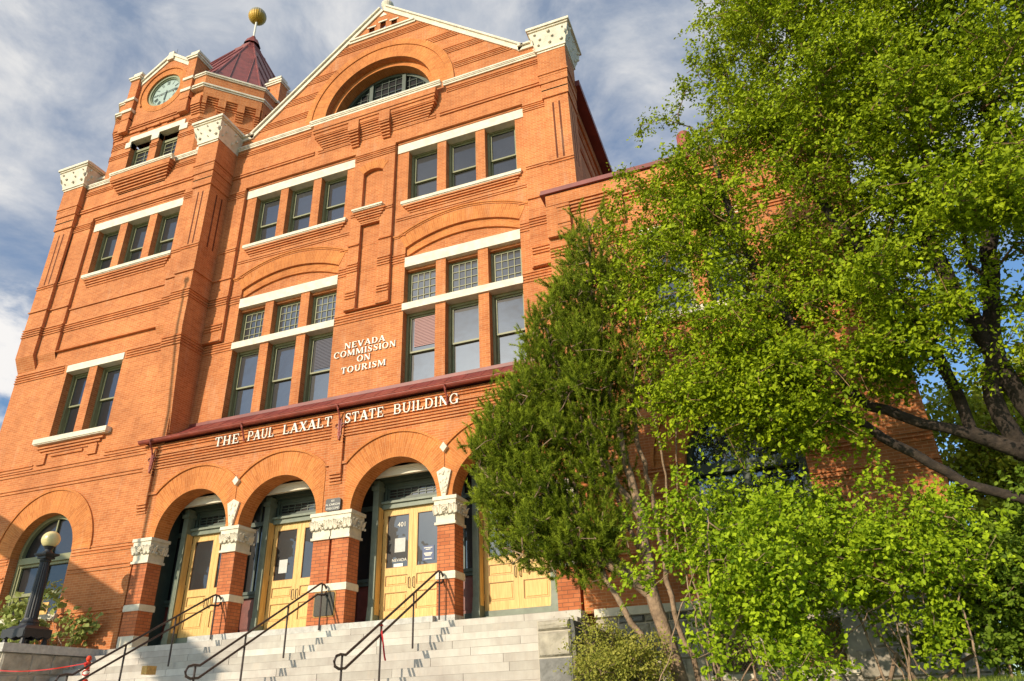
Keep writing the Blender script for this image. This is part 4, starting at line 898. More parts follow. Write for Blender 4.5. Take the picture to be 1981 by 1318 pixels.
# stone basement of the wing with screened windows
def blockwall(mb, dark, x0, x1, z0, z1, y, rows, axis='x', face=-1, rough=.05, skip=()):
    z = z0; r = 0; rnd = random.Random(int(abs(x0*100))+r)
    while z < z1-.05:
        h = min(rows[r % len(rows)], z1-z); x = x0; r += 1
        if z1-(z+h) < .12: h = z1-z
        while x < x1-.02:
            w_ = min(rnd.uniform(.32, .85), x1-x)
            if x1-(x+w_) < .2: w_ = x1-x
            if any(a < x+w_ and b_ > x and c < z+h and d > z for a, b_, c, d in skip): x += w_; continue
            m_ = dark if rnd.random() < .15 else mb; j = .012; o_ = rnd.uniform(.01, rough)
            A_ = [(x+j, z+j), (x+w_-j, z+j), (x+w_-j, z+h-j), (x+j, z+h-j)]; e = .03
            I_ = [(x+j+e, z+j+e), (x+w_-j-e, z+j+e), (x+w_-j-e, z+h-j-e), (x+j+e, z+h-j-e)]
            def P(u, v, d): return (u, y-d, v) if axis == 'x' else (y+d, u, v)
            # rough-hewn face: jittered inner grid
            n = 3; grid = [[P(I_[0][0]+(I_[1][0]-I_[0][0])*i/n, I_[0][1]+(I_[2][1]-I_[0][1])*k/n, o_+rnd.uniform(-.012, .016)) for i in range(n+1)] for k in range(n+1)]
            for k in range(n):
                for i in range(n): m_.face([grid[k][i], grid[k][i+1], grid[k+1][i+1], grid[k+1][i]])
            bd = [grid[0][i] for i in range(n)]+[grid[k][n] for k in range(n)]+[grid[n][n-i] for i in range(n)]+[grid[n-k][0] for k in range(n)]
            def lerp(a, b_, t): return (a[0]+(b_[0]-a[0])*t, a[1]+(b_[1]-a[1])*t)
            ob = [P(*lerp(A_[0], A_[1], i/n), 0) for i in range(n)]+[P(*lerp(A_[1], A_[2], i/n), 0) for i in range(n)]+[P(*lerp(A_[2], A_[3], i/n), 0) for i in range(n)]+[P(*lerp(A_[3], A_[0], i/n), 0) for i in range(n)]
            for i in range(len(bd)): k = (i+1) % len(bd); m_.face([ob[i], ob[k], bd[k], bd[i]])
            x += w_
        z += h
BWN = [(-1.62, -.78, 2.12, 2.95), (-.02, .82, 2.12, 2.98)]
s1, s2 = MB(), MB(); blockwall(s1, s2, WX0+.5, WX1+.05, 1.2, 3.3, -.06, (.42, .3, .5), skip=BWN)
build2('basement_stone', s1, 'rubble', s2, 'rubble_dark', B)
b = MB(); b.prism([(WX0+.4, .5), (WX1+.02, .5), (WX1+.02, 3.42), (WX0+.4, 3.42)], -.05, .2, [[(a, c), (b_, c), (b_, d), (a, d)] for a, b_, c, d in BWN], back=False); b.build('basement_mortar', 'mortar', B)
b = MB(); b.box(WX0+.4, WX1+.1, -.14, .05, 3.3, 3.46); b.build('water_table', 'stone', B)
for i, (a, b_, c, d) in enumerate(BWN):
    f = MB(); f.box(a, b_, .1, .14, c, d); o = f.build('basement_board', 'board' if i else 'mahogany', B)
    f = MB(); n = 13
    for k in range(-n, n*2):
        x = a+k*(b_-a)/n
        for sgn in (1, -1):
            xa, xb = (x, x+(d-c)) if sgn > 0 else (x+(d-c), x); pts = []
            x_lo, x_hi = sorted((xa, xb)); t0 = max(0, (a-x_lo)/(x_hi-x_lo)); t1 = min(1, (b_-x_lo)/(x_hi-x_lo))
            if t1 <= t0: continue
            def pz(t): return c+(d-c)*(t if sgn > 0 else 1-t)
            f.tube([(x_lo+(x_hi-x_lo)*t0, .03+.006*sgn, pz(t0)), (x_lo+(x_hi-x_lo)*t1, .03+.006*sgn, pz(t1))], .006, 4, cap=False)
    for q in ((a, a+.04, c, d), (b_-.04, b_, c, d), (a, b_, c, c+.04), (a, b_, d-.04, d)): f.box(q[0], q[1], .0, .03, q[2], q[3])
    f.build('wire_screen', 'sash', o)
    sill(a-.12, b_+.12, c-.12, c-.01, -.05, .08, 'basement_sill', .1)

# ---- stairs, cheek walls, podium
SX0, SX1 = -16.8, -4.02; NY0, TR, RZ, Z0 = -.36, .305, .1675, 3.455
STR = empty('stone_staircase', (-10.4, -.36, 0), label='wide flight of worn grey granite steps up to the porch', category='stairs')
def shift(uv, d): return [(u_+d, v_) for u_, v_ in uv]
for k in range(0, 20):
    z = Z0-RZ*k; y = NY0-TR*(k-0); b = MB(); x = SX0; rnd = random.Random(40+k)
    while x < SX1-.01:
        w_ = rnd.uniform(1.3, 2.4); w_ = SX1-x if SX1-x-w_ < .8 else w_
        j = rnd.uniform(-.004, .004); b.box(x+.004, x+w_-.004, y+j, y+TR+.3, z-RZ-.06, z+rnd.uniform(-.002, .002)); b.uv[-24:] = shift(b.uv[-24:], 6*rnd.randint(0, 400)+.8-x); x += w_
    b.build('step', 'step', STR)
b = MB(); b.box(SX0, SX1, NY0-TR*19+.3, -.02, -.3, .2); 
for k in range(0, 19): b.box(SX0+.02, SX1-.02, NY0-TR*k+.05, NY0-TR*(k-1)+.02, -.2, Z0-RZ*(k+1)-.01)
b.build('step_core', 'mortar', STR)
b = MB(); b.box(-14.2, -9.6, -.16, .9, 3.457, 3.612); b.box(-9.594, -7.46, -.163, .9, 3.457, 3.608); b.build('upper_slab', 'granite', STR)
CH = empty('cheek_wall', (-3.7, -1.8, 0), label='rough stone cheek wall closing the right end of the granite stairs', category='stone wall')
s1, s2 = MB(), MB(); blockwall(s1, s2, -4.02, -3.44, 0.4, 2.98, -3.25, (.34, .46, .4)); blockwall(s1, s2, -3.25, -.1, .6, 2.98, -3.44, (.34, .46, .4), 'y')
build2('stone', s1, 'rubble', s2, 'rubble_dark', CH)
b = MB(); b.box(-4.02, -3.45, -3.24, -.1, 0, 2.97); b.build('wall_core', 'mortar', CH)
PO = empty('stone_podium', (-20, -1.5, 0), label='rough stone podium left of the stairs carrying the black lamp post', category='stone wall')
s1, s2 = MB(), MB(); blockwall(s1, s2, -26.5, -16.85, .3, 3.28, -2.9, (.4, .3, .52), rough=.08); blockwall(s1, s2, -2.9, -.02, .3, 3.28, -16.82, (.36, .42, .3), 'y', rough=.03)
build2('stone', s1, 'rubble', s2, 'rubble_dark', PO)
b = MB(); b.box(-26.5, -16.83, -2.89, 0, 0, 3.27); b.build('wall_core', 'mortar', PO)
b = MB(); b.box(-26.6, -16.76, -2.98, -.0, 3.28, 3.47); b.build('coping', 'granite', PO)

# ------------------------------------------------------------ lettering
ST_, TH_, SE_ = .165, .075, .07
def ribbon(pts, wd):
    out = []
    for i in range(len(pts)-1):
        (x0, z0), (x1, z1) = pts[i], pts[i+1]
        def nrm(k):
            a = pts[max(0, k-1)]; b = pts[min(len(pts)-1, k+1)]; l = math.hypot(b[0]-a[0], b[1]-a[1]); w_ = wd[k] if hasattr(wd, '__len__') else wd
            return (-(b[1]-a[1])/l*w_/2, (b[0]-a[0])/l*w_/2)
        n0, n1 = nrm(i), nrm(i+1)
        out.append([(x0+n0[0], z0+n0[1]), (x0-n0[0], z0-n0[1]), (x1-n1[0], z1-n1[1]), (x1+n1[0], z1+n1[1])])
    return out
def glyph(ch):
    R = lambda x0, x1, z0, z1: [(x0, z0), (x1, z0), (x1, z1), (x0, z1)]
    def stem(x, w_=ST_, top=True, bot=True):
        o = [R(x, x+w_, 0, 1)]
        if bot: o.append(R(x-SE_, x+w_+SE_, 0, .055))
        if top: o.append(R(x-SE_, x+w_+SE_, .945, 1))
        return o
    def bowl(cx, cz, rx_, rz, a0, a1, n=18, t=ST_, th=TH_):
        pts = []; wd = []
        for i in range(n+1):
            a = a0+(a1-a0)*i/n; w_ = th+(t-th)*abs(cos(a))**1.5; pts.append((cx+(rx_-t/2)*cos(a), cz+(rz-th/2)*sin(a))); wd.append(w_)
        return ribbon(pts, wd)
    def diag(x0, z0, x1, z1, w_): return [[(x0-w_/2, z0), (x0+w_/2, z0), (x1+w_/2, z1), (x1-w_/2, z1)]]
    def ser(x, z, w_=.17): return [R(x-w_, x+w_, z, z+.055)] if z < .5 else [R(x-w_, x+w_, z-.055, z)]
    H = PI/2
    g = {
     'I': lambda: (stem(.08), .33), 'L': lambda: (stem(.08)+[R(.08, .66, 0, .07), R(.6, .66, 0, .26)], .72),
     'T': lambda: (stem(.30, top=False)+[R(.02, .75, .93, 1), R(.02, .08, .74, 1), R(.69, .75, .74, 1)], .78),
     'H': lambda: (stem(.08)+stem(.62)+[R(.2, .66, .46, .53)], .88), 'E': lambda: (stem(.08)+[R(.1, .68, 0, .07), R(.62, .68, 0, .25), R(.1, .66, .93, 1), R(.6, .66, .77, 1), R(.2, .5, .47, .54), R(.45, .5, .38, .63)], .74),
     'N': lambda: (stem(.1, .08)+stem(.72, .08, bot=False)+diag(.14, 1, .74, 0, .2), .92), 'M': lambda: (stem(.1, .08)+stem(.86, ST_)+diag(.16, 1, .53, .1, .19)+diag(.53, .1, .88, 1, .08), 1.14),
     'A': lambda: (diag(.08, 0, .42, 1, .08)+diag(.76, 0, .42, 1, .2)+ser(.08, 0, .13)+ser(.76, 0, .17)+[R(.2, .62, .3, .37)], .88),
     'V': lambda: (diag(.42, 0, .1, 1, .2)+diag(.42, 0, .74, 1, .08)+ser(.1, 1, .17)+ser(.74, 1, .13), .84),
     'X': lambda: (diag(.68, 0, .16, 1, .2)+diag(.1, 0, .7, 1, .08)+ser(.1, 0, .13)+ser(.7, 0, .16)+ser(.14, 1, .16)+ser(.7, 1, .13), .84),
     'P': lambda: (stem(.08)+[R(.2, .42, .93, 1), R(.2, .42, .44, .51)]+bowl(.40, .72, .33, .28, H, -H), .76),
     'R': lambda: (stem(.08)+[R(.2, .42, .93, 1), R(.2, .42, .46, .53)]+bowl(.40, .73, .31, .27, H, -H)+diag(.72, 0, .42, .48, .19)+ser(.74, 0, .14), .88),
     'B': lambda: (stem(.08)+[R(.2, .42, .93, 1), R(.2, .42, .5, .57), R(.2, .42, 0, .07)]+bowl(.40, .75, .30, .25, H, -H)+bowl(.40, .27, .36, .27, H, -H), .80),
     'D': lambda: (stem(.08)+[R(.2, .42, .93, 1), R(.2, .42, 0, .07)]+bowl(.38, .5, .45, .5, H, -H, 24), .88),
     'O': lambda: (bowl(.45, .5, .43, .52, 0, 2*PI, 36), .92), 'C': lambda: (bowl(.45, .5, .43, .52, .75, 2*PI-.75, 30)+[R(.72, .78, .68, .98)], .84),
     'G': lambda: (bowl(.45, .5, .43, .52, .75, 2*PI-.5, 30)+[R(.72, .78, .68, .98), R(.66, .82, .03, .4), R(.58, .9, .36, .42)], .92),
     'U': lambda: ([R(.1, .1+ST_, .34, 1), R(.70, .78, .34, 1)]+ser(.18, 1, .16)+ser(.74, 1, .12)+bowl(.44, .36, .34, .38, PI, 2*PI, 18), .90),
     'S': lambda: (ribbon([(.58, .80), (.48, .94), (.32, .97), (.17, .9), (.14, .74), (.24, .6), (.40, .5), (.54, .38), (.56, .2), (.44, .06), (.28, .03), (.14, .1), (.09, .24)], [.06, .07, .075, .11, .15, .175, .185, .175, .14, .1, .075, .07, .06])+[R(.56, .62, .7, .98), R(.06, .12, .02, .3)], .70),
     '.': lambda: ([R(.05, .22, 0, .17)], .3), ' ': lambda: ([], .42)}
    return g[ch]()
def text_width(s, gap=.1): return sum(glyph(c)[1]+gap for c in s)-gap
def weight(a, b_):
    global ST_, TH_; ST_, TH_ = a, b_
def serif_word(s, x0, z0, h, y, parent, depth=.035, width=None, m='white', bold=1., gap=.1, name='letter'):
    k = (width/(text_width(s, gap)*h)) if width else 1.; x = x0
    for c in s:
        polys, adv = glyph(c)
        if polys:
            mb = MB()
            for i, p in enumerate(polys): mb.prism([(x+px_*h*k, z0+pz_*h) for px_, pz_ in p], y-depth-.0004*(i % 9), y+.0)
            mb.build(name, m, parent)
        x += (adv+gap)*h*k
SG = empty('wall_lettering', (-10.23, .66, 10.6), label='four lines of raised white serif letters reading NEVADA COMMISSION ON TOURISM', category='sign')
yl = YR
for s_, x0, x1, z0 in (('NEVADA', -10.925, -9.565, 11.37), ('COMMISSION', -11.27, -9.2, 11.12), ('ON', -10.47, -10.02, 10.865), ('TOURISM', -10.98, -9.5, 10.575)):
    serif_word(s_, x0, z0, .195, yl, SG, .04, x1-x0, gap=.12)
weight(.125, .055)
SG2 = empty('porch_lettering', (-10.6, -.03, 8.6), label='long row of raised cream letters along the brick frieze under the red gutter', category='sign')
for s_, x0, x1 in (('THE', -14.40, -13.57), ('PAUL', -13.28, -12.41), ('LAXALT', -12.11, -10.56), ('STATE', -10.16, -8.99), ('BUILDING', -8.70, -6.85)):
    serif_word(s_, x0, 8.615, .275, -.04, SG2, .05, x1-x0, gap=.13)
def sans(body, size, x, y, z, m, parent, depth=.002, align='CENTER', name='lettering', spacing=1.):
    cu = bpy.data.curves.new('text', 'FONT'); cu.body = body; cu.size = size; cu.align_x = align; cu.extrude = depth; cu.space_line = spacing; cu.resolution_u = 3
    o = bpy.data.objects.new('lettering', cu); COL.objects.link(o); dg = bpy.context.evaluated_depsgraph_get(); me = bpy.data.meshes.new_from_object(o.evaluated_get(dg)); bpy.data.objects.remove(o)
    me.name = name; me.materials.clear(); me.materials.append(MT[m]); me.transform(Matrix.Translation((x, y, z)) @ Matrix.Rotation(PI/2, 4, 'X'))
    r = bpy.data.objects.new(name, me); COL.objects.link(r); keep(r, parent) if parent.type == 'EMPTY' else setattr(r, 'parent', parent); return r
def roundrect(x0, x1, z0, z1, r): return arc(x1-r, z1-r, r, 0, PI/2, 4)+arc(x0+r, z1-r, r, PI/2, PI, 4)+arc(x0+r, z0+r, r, PI, 1.5*PI, 4)+arc(x1-r, z0+r, r, 1.5*PI, 2*PI, 4)
b = MB(); b.prism(roundrect(-10.54, -10.11, 6.31, 6.62, .05), -.085, -.03); o = b.build('address_sign', 'black_sign', None, label='small black address sign reading 401 N. CARSON WELCOME above the double pier', category='sign')
for t_, z_, s_ in (('401', 6.535, .075), ('N. CARSON', 6.44, .078), ('WELCOME', 6.345, .078)): sans(t_, s_, -10.325, -.088, z_, 'white', o)
b = MB(); b.prism(roundrect(-10.66, -10.12, 3.83, 4.36, .04), -.035, .0); o = b.build('bronze_plaque', 'bronze', None, label='dark bronze plaque on the double brick pier behind the handrail', category='plaque')
b = MB(); b.prism(roundrect(-10.69, -10.09, 3.80, 4.39, .05), -.015, .0); b.build('plaque_mount', 'board', o)
# notices on the door glass
def notice(x0, x1, z0, z1, m, name, label, cat): b = MB(); b.box(x0, x1, ST+.018, ST+.024, z0, z1); return b.build(name, m, None, label=label, category=cat)
notice(-12.66, -12.40, 5.17, 5.52, 'paper', 'paper_notice', 'white paper taped inside the left glass of the second yellow door', 'notice')
notice(-9.17, -8.87, 5.36, 5.71, 'paper', 'paper_notice', 'pale paper sheet taped in the door glass under the number 401', 'notice')
o = notice(-8.38, -8.06, 5.08, 5.44, 'blue_paper', 'blue_notice', 'blue notice with white writing on the right leaf of the 401 door', 'notice')
for z_, s_ in ((5.38, .9), (5.34, .5), (5.25, .9), (5.22, .8), (5.19, .6), (5.11, .8)): 
    b = MB(); b.box(-8.22-.13*s_, -8.22+.13*s_, ST+.014, ST+.018, z_, z_+.017); b.build('print_line', 'white', o)
NS = empty('door_number', (-9.0, ST, 6.0), label='white italic number 401 on the left glass of the double door', category='sign'); sans('401', .17, -8.98, ST+.02, 6.0, 'white', NS)
NS = empty('glass_lettering', (-9.0, ST, 5.06), label='white word NEVADA with a white strip low on the 401 door glass', category='sign'); sans('NEVADA', .105, -9.03, ST+.02, 5.13, 'white', NS)
b = MB(); b.box(-9.18, -8.92, ST+.016, ST+.022, 5.0, 5.08); b.build('white_strip', 'white', NS)

# ------------------------------------------------------------ lamp post
LX, LY, LZ = -17.42, -1.98, 3.47
LP = empty('lamp_post', (LX, LY, LZ), label='black fluted lamp post with a cream globe on the stone podium', category='street lamp')
b = MB()
for sx in (-1, 1):
    for sy in (-1, 1): b.lathe([(.05, 0), (.075, .02), (.06, .08), (.045, .16), (.07, .2)], (LX+sx*.29, LY+sy*.29, LZ), 8)
for k in range(4):
    dx, dy = [(1, 0), (0, 1), (-1, 0), (0, -1)][k]
    prof = [(-.36, .34), (-.36, .2), (-.24, .17), (-.15, .21), (0, .16), (.15, .21), (.24, .17), (.36, .2), (.36, .34)]
    T_ = (lambda dx, dy: (lambda p: (LX+dx*.36+(-dy)*p[0]+dx*p[1], LY+dy*.36+dx*p[0]+dy*p[1], LZ+p[2])))(dx, dy)
    m_ = MB(T_); m_.prism(prof, -.02, .02); b.v += [];
    off = len(b.v); b.v += m_.v; b.f += [tuple(i+off for i in f_) for f_ in m_.f]; b.uv += m_.uv
b.box(LX-.37, LX+.37, LY-.37, LY+.37, LZ+.33, LZ+.38); b.box(LX-.34, LX+.34, LY-.34, LY+.34, LZ+.38, LZ+.46, taper=-.1)
b.build('base', 'iron', LP)
b = MB(); b.lathe([(.24, .44), (.22, .48), (.2, .52), (.21, .55), (.17, .6), (.16, .64)], (LX, LY, LZ), 20); b.lathe([(.152, .62), (.14, 1.2), (.112, 1.98)], (LX, LY, LZ), 32, flute=.11)
b.lathe([(.12, 1.97), (.135, 2.0), (.12, 2.03), (.13, 2.06)], (LX, LY, LZ), 20); b.build('shaft', 'iron', LP)
b = MB(); b.box(LX-.14, LX+.14, LY-.14, LY+.14, LZ+2.05, LZ+2.09); b.box(LX-.12, LX+.12, LY-.12, LY+.12, LZ+2.09, LZ+2.14, taper=.07); b.box(LX-.2, LX+.2, LY-.2, LY+.2, LZ+2.14, LZ+2.18)
b.lathe([(.16, 2.18), (.09, 2.24), (.075, 2.28), (.11, 2.34), (.13, 2.36)], (LX, LY, LZ), 16); b.build('cap', 'iron', LP)
b = MB(); rr = .215; b.lathe([(.1, .0)]+[(rr*sin(a_), .19-rr*.98*cos(a_)) for a_ in [.5+(PI-.5)*i/14 for i in range(15)]], (LX, LY, LZ+2.345), 28); b.build('globe', 'globe', LP, True)

# ------------------------------------------------------------ handrails
def handrail(x):
    root = empty('handrail', (x, -.2, 3.612)); b = MB(); r = .024
    def P(y, z): return (x, y, z)
    ups = [P(-3.86, 2.61), P(-.33, 4.50)]; lows = [P(-3.86, 2.40), P(-.36, 4.275)]
    up_loop = [P(-.33, 4.50), P(-.24, 4.535), P(-.10, 4.52), P(-.02, 4.45), P(-.02, 4.36), P(-.09, 4.295), P(-.22, 4.285), P(-.36, 4.275)]
    dn_loop = [P(-3.86, 2.40), P(-4.05, 2.385), P(-4.17, 2.42), P(-4.2, 2.5), P(-4.14, 2.58), P(-4.02, 2.61), P(-3.86, 2.61)]
    b.tube(ups+up_loop[1:]+lows[::-1][1:]+dn_loop[1:-1], r, 8, closed=True); keep(b.build('rail', 'rail', None, True), root)
    for y, z0 in ((-.2, 3.6), (-1.42, 2.95), (-2.70, 2.28), (-3.97, 1.6)):
        zt_ = 4.5+(y+.33)*.5354 if y < -.33 else 4.53
        if y < -3.9: zt_ = 2.6
        b = MB(); b.tube([(x, y, z0-.1), (x, y, zt_)], .02, 8); keep(b.build('post', 'rail', None, True), root)
    return root
def copy_tree(o, parent=None):
    c = o.copy(); COL.objects.link(c)
    if parent: c.parent = parent; c.matrix_parent_inverse = o.matrix_parent_inverse.copy()
    for ch in list(o.children): copy_tree(ch, c)
    return c
h1 = handrail(-7.28); h2 = copy_tree(h1); h3 = copy_tree(h1); h2.location.x = -10.36; h3.location.x = -13.45
for h, l in ((h1, 'rightmost brown pipe handrail, a red strap tied to its post'), (h2, 'middle brown pipe handrail running up to the double brick pier'), (h3, 'leftmost brown pipe handrail, nearest the black lamp post')): tag(h, label=l, category='handrail', group='handrails on the stone stairs')
b = MB(); pts = [(-7.28, -2.70, 3.20), (-7.26, -2.72, 3.06), (-7.22, -2.74, 2.93), (-7.19, -2.75, 2.80), (-7.16, -2.76, 2.66), (-7.13, -2.765, 2.56)]
for (p, q) in zip(pts, pts[1:]): b.face([(p[0]-.018, p[1], p[2]), (p[0]+.012, p[1]+.012, p[2]), (q[0]+.016, q[1]+.012, q[2]), (q[0]-.016, q[1], q[2])])
b.tube(pts[2:], .012, 5); b.tube([(-7.28+.03*cos(a_), -2.7+.03*sin(a_), 3.18) for a_ in (0, 1, 2, 3, 4, 5)], .016, 5, closed=True)
b.build('strap', 'red_tape', None, label='thin red strap hanging from the rightmost handrail', category='strap')
b = MB(); b.box(-12.98, -12.84, -2.62, -2.36, 2.625, 2.79); b.v = [(x+.004*sin(40*z), y, z) for x, y, z in b.v]; b.build('wood_block', 'wood', None, label='raw wooden block on a granite step by the leftmost handrail', category='block')
# orange delineator with tape
DLX, DLY, DLZ = -13.72, -3.32, 2.0
DL = empty('delineator', (DLX, DLY, DLZ), label='orange and white delineator post on the stairs wrapped in red tape', category='traffic post')
b = MB(); b.lathe([(.2, -.15), (.2, -.1), (.07, -.06), (.055, .0), (.052, .84), (.03, .87), (.03, .89)], (DLX, DLY, DLZ), 16); b.build('post', 'orange', DL, True)
for z0, z1 in ((.22, .42), (.56, .74)):
    b = MB(); b.lathe([(.0545, z0), (.0545, z1)], (DLX, DLY, DLZ), 16); b.build('reflective_band', 'white', DL, True)
b = MB(); b.blob((DLX, DLY, DLZ+.94), .055, .055, .06, 10, 6); b.build('knob', 'orange', DL, True)
b = MB()
for k in range(26): pass
hel = [(DLX+.06*cos(t*1.9), DLY+.06*sin(t*1.9), DLZ+.32+.02*t+.02*sin(3*t)) for t in [i*.5 for i in range(56)]]
b.tube(hel, .014, 4); b.blob((DLX-.03, DLY-.05, DLZ+.5), .07, .05, .04); b.blob((DLX+.02, DLY-.06, DLZ+.84), .06, .05, .035)
tp = [(DLX-.03, DLY, DLZ+.86)]+[(DLX-t*3.6, DLY-.0+t*.1, DLZ+.86-.12*sin(PI*t)+t*.12) for t in [i/24 for i in range(1, 25)]]
for i, (p, q) in enumerate(zip(tp, tp[1:])):
    a0, a1 = .5*sin(i*.9), .5*sin((i+1)*.9); hw = .010
    b.face([(p[0], p[1]-hw*sin(a0), p[2]-hw*cos(a0)), (q[0], q[1]-hw*sin(a1), q[2]-hw*cos(a1)), (q[0], q[1]+hw*sin(a1), q[2]+hw*cos(a1)), (p[0], p[1]+hw*sin(a0), p[2]+hw*cos(a0))])
b.build('caution_tape', 'red_tape', None, label='red caution tape stretched left from the orange post before the podium', category='tape')
b = MB(); b.lathe([(.0, -.05), (.045, -.05), (.05, -.03), (.03, -.02), (.025, 0)], (0, 0, 0), 14); b.v = [(-17.9+x, z-.0, 4.0+y) for x, y, z in b.v]; b.build('wall_spigot', 'white', None, label='small round white pipe outlet low on the brick wall by the podium', category='pipe')

# ------------------------------------------------------------ flagpole and an added shadow-casting beam outside the left of the photo whose shadows fall on the wall
fx, fy = -19.55, -8.4
FP = empty('flagpole', (fx, fy, 0), label='tall slim white flagpole standing on the pavement left of the stairs', category='flagpole')
b = MB(); b.tube([(fx, fy, 0), (fx, fy, 18.05)], [.075, .045], 12); b.build('pole', 'white', FP, True)
GA = empty('shadow_beam', (-22.2, -12.45, 0), label='unseen grey beam on two posts, added to cast the diagonal wall shadow', category='shadow caster')  # unseen beam added to throw the diagonal shadow band on wall and steps
b = MB(); p0, p1 = Vector((-25.8, -6.7, 10.5)), Vector((-18.0, -19.0, 9.6)); d_ = (p1-p0).normalized(); n_ = Vector((-d_.y, d_.x, 0))*.09
lo = [p0-n_, p1-n_, p1+n_, p0+n_]; hz = Vector((0, 0, .45)); b.face([tuple(p-hz) for p in lo]); b.face([tuple(p+hz) for p in lo[::-1]])
for i in range(4): j = (i+1) % 4; b.face([tuple(lo[j]-hz), tuple(lo[i]-hz), tuple(lo[i]+hz), tuple(lo[j]+hz)])
b.build('beam', 'concrete', GA)
for p in (p0, p1): b = MB(); b.tube([(p.x, p.y, 0), (p.x, p.y, p.z)], .11, 10); b.build('post', 'iron', GA)
b = MB(); b.blob((fx, fy, 18.15), .11, .11, .12, 12, 8); b.build('ball', 'globe', FP, True)

# ------------------------------------------------------------ vegetation
def grow(paths, targets, step=.22, sag=.0, order=None):
    """skeleton: hand-laid stems plus a twig from the nearest point of the growing skeleton to each target"""
    pts = []; par = []
    for path in paths:
        P = [Vector(p) for p in path]; prev = -1
        if pts:
            A = np.array([tuple(q) for q in pts]); d = ((A-np.array(tuple(P[0])))**2).sum(1); k = int(d.argmin())
            if d[k] < .5: prev = k
        for a, b_ in zip(P, P[1:]):
            n = max(1, int((b_-a).length/step))
            for i in range(n):
                q = a.lerp(b_, i/n)+Vector(RNG.normal(0, .018, 3)); pts.append(q); par.append(prev); prev = len(pts)-1
        pts.append(P[-1]); par.append(prev)
    cap = len(pts)+len(targets)*24; A = np.zeros((cap, 3)); n0 = len(pts); A[:n0] = [tuple(p) for p in pts]; par = par+[0]*(cap-n0); n = n0
    T_ = np.array(targets)
    d0 = np.array([((A[:n0]-t)**2).sum(1).min() for t in T_]); ends = [0]*len(T_)
    for ti in np.argsort(d0):
        t = T_[ti]; d = ((A[:n]-t)**2).sum(1); k = int(d.argmin()); dist = math.sqrt(d[k])
        m = min(20, max(1, int(dist/step))); prev = k; a = A[k].copy(); off = RNG.normal(0, .08*dist, 3); off[2] += sag*dist
        for i in range(1, m+1):
            u = i/m; q = a+(t-a)*u+off*math.sin(PI*u)+(RNG.normal(0, .02, 3) if i < m else 0); A[n] = q; par[n] = prev; prev = n; n += 1
        ends[ti] = prev
    return A[:n], np.array(par[:n]), np.array(ends)
def skeleton_mesh(name, A, par, m, parent, r_tip=.006, power=.46, rmax=.3, sides=5, twig=None):
    n = len(A); cnt = np.zeros(n)
    has = np.zeros(n, bool); has[par[par >= 0]] = True; cnt[~has] = 1
    for i in range(n-1, -1, -1):
        if par[i] >= 0: cnt[par[i]] += cnt[i]
    rad = np.minimum(rmax, r_tip*cnt**power)
    if twig:
        big = rad > .03; pb_ = par.copy(); pb_[~big] = -1; ps_ = par.copy(); ps_[big] = -1
        _tubes(name, A, pb_, rad, m, parent, sides+3); return _tubes('branches', A, ps_, rad, twig, parent, sides)
    return _tubes(name, A, par, rad, m, parent, sides)
def _tubes(name, A, par, rad, m, parent, sides):
    idx = np.where(par >= 0)[0]; a = A[par[idx]]; b = A[idx]; d = b-a; l = np.linalg.norm(d, axis=1, keepdims=True); l[l < 1e-6] = 1e-6; d /= l
    ref = np.where(np.abs(d[:, 2:3]) > .9, np.array([[1., 0, 0]]), np.array([[0, 0, 1.]])); x = np.cross(d, ref); x /= np.linalg.norm(x, axis=1, keepdims=True); y = np.cross(d, x)
    ang = np.arange(sides)*2*PI/sides; ring = x[:, None, :]*np.cos(ang)[None, :, None]+y[:, None, :]*np.sin(ang)[None, :, None]
    ra = np.minimum(rad[par[idx]], rad[idx]*1.25)[:, None, None]; rb = rad[idx][:, None, None]
    V = np.concatenate([a[:, None, :]+ring*ra, b[:, None, :]+d[:, None, :]*rb*.4+ring*rb], 1).reshape(-1, 3)
    k = np.arange(sides); k2 = (k+1) % sides; F = np.stack([k, k2, k2+sides, k+sides], 1)[None]+(np.arange(len(idx))*2*sides)[:, None, None]
    return raw_mesh(name, V, F.reshape(-1, 4), m, parent, smooth=True)
def raw_mesh(name, V, F, m, parent, tone=None, smooth=False, **tags):
    me = bpy.data.meshes.new(name); F = np.asarray(F); me.vertices.add(len(V)); me.vertices.foreach_set('co', np.asarray(V, dtype=np.float32).ravel())
    nf, c = F.shape; me.loops.add(nf*c); me.polygons.add(nf); me.loops.foreach_set('vertex_index', F.ravel().astype(np.int32)); me.polygons.foreach_set('loop_start', np.arange(0, nf*c, c, dtype=np.int32))
    me.update(calc_edges=True)
    if tone is not None: at = me.attributes.new('tone', 'FLOAT', 'FACE'); at.data.foreach_set('value', np.asarray(tone, dtype=np.float32))
    if smooth: me.shade_smooth()
    me.materials.append(MT[m] if isinstance(m, str) else m); o = bpy.data.objects.new(name, me); COL.objects.link(o)
    if parent: keep(o, parent) if parent.type == 'EMPTY' else setattr(o, 'parent', parent)
    tag(o, **tags); return o
def unit(v): return v/np.maximum(1e-9, np.linalg.norm(v, axis=1, keepdims=True))
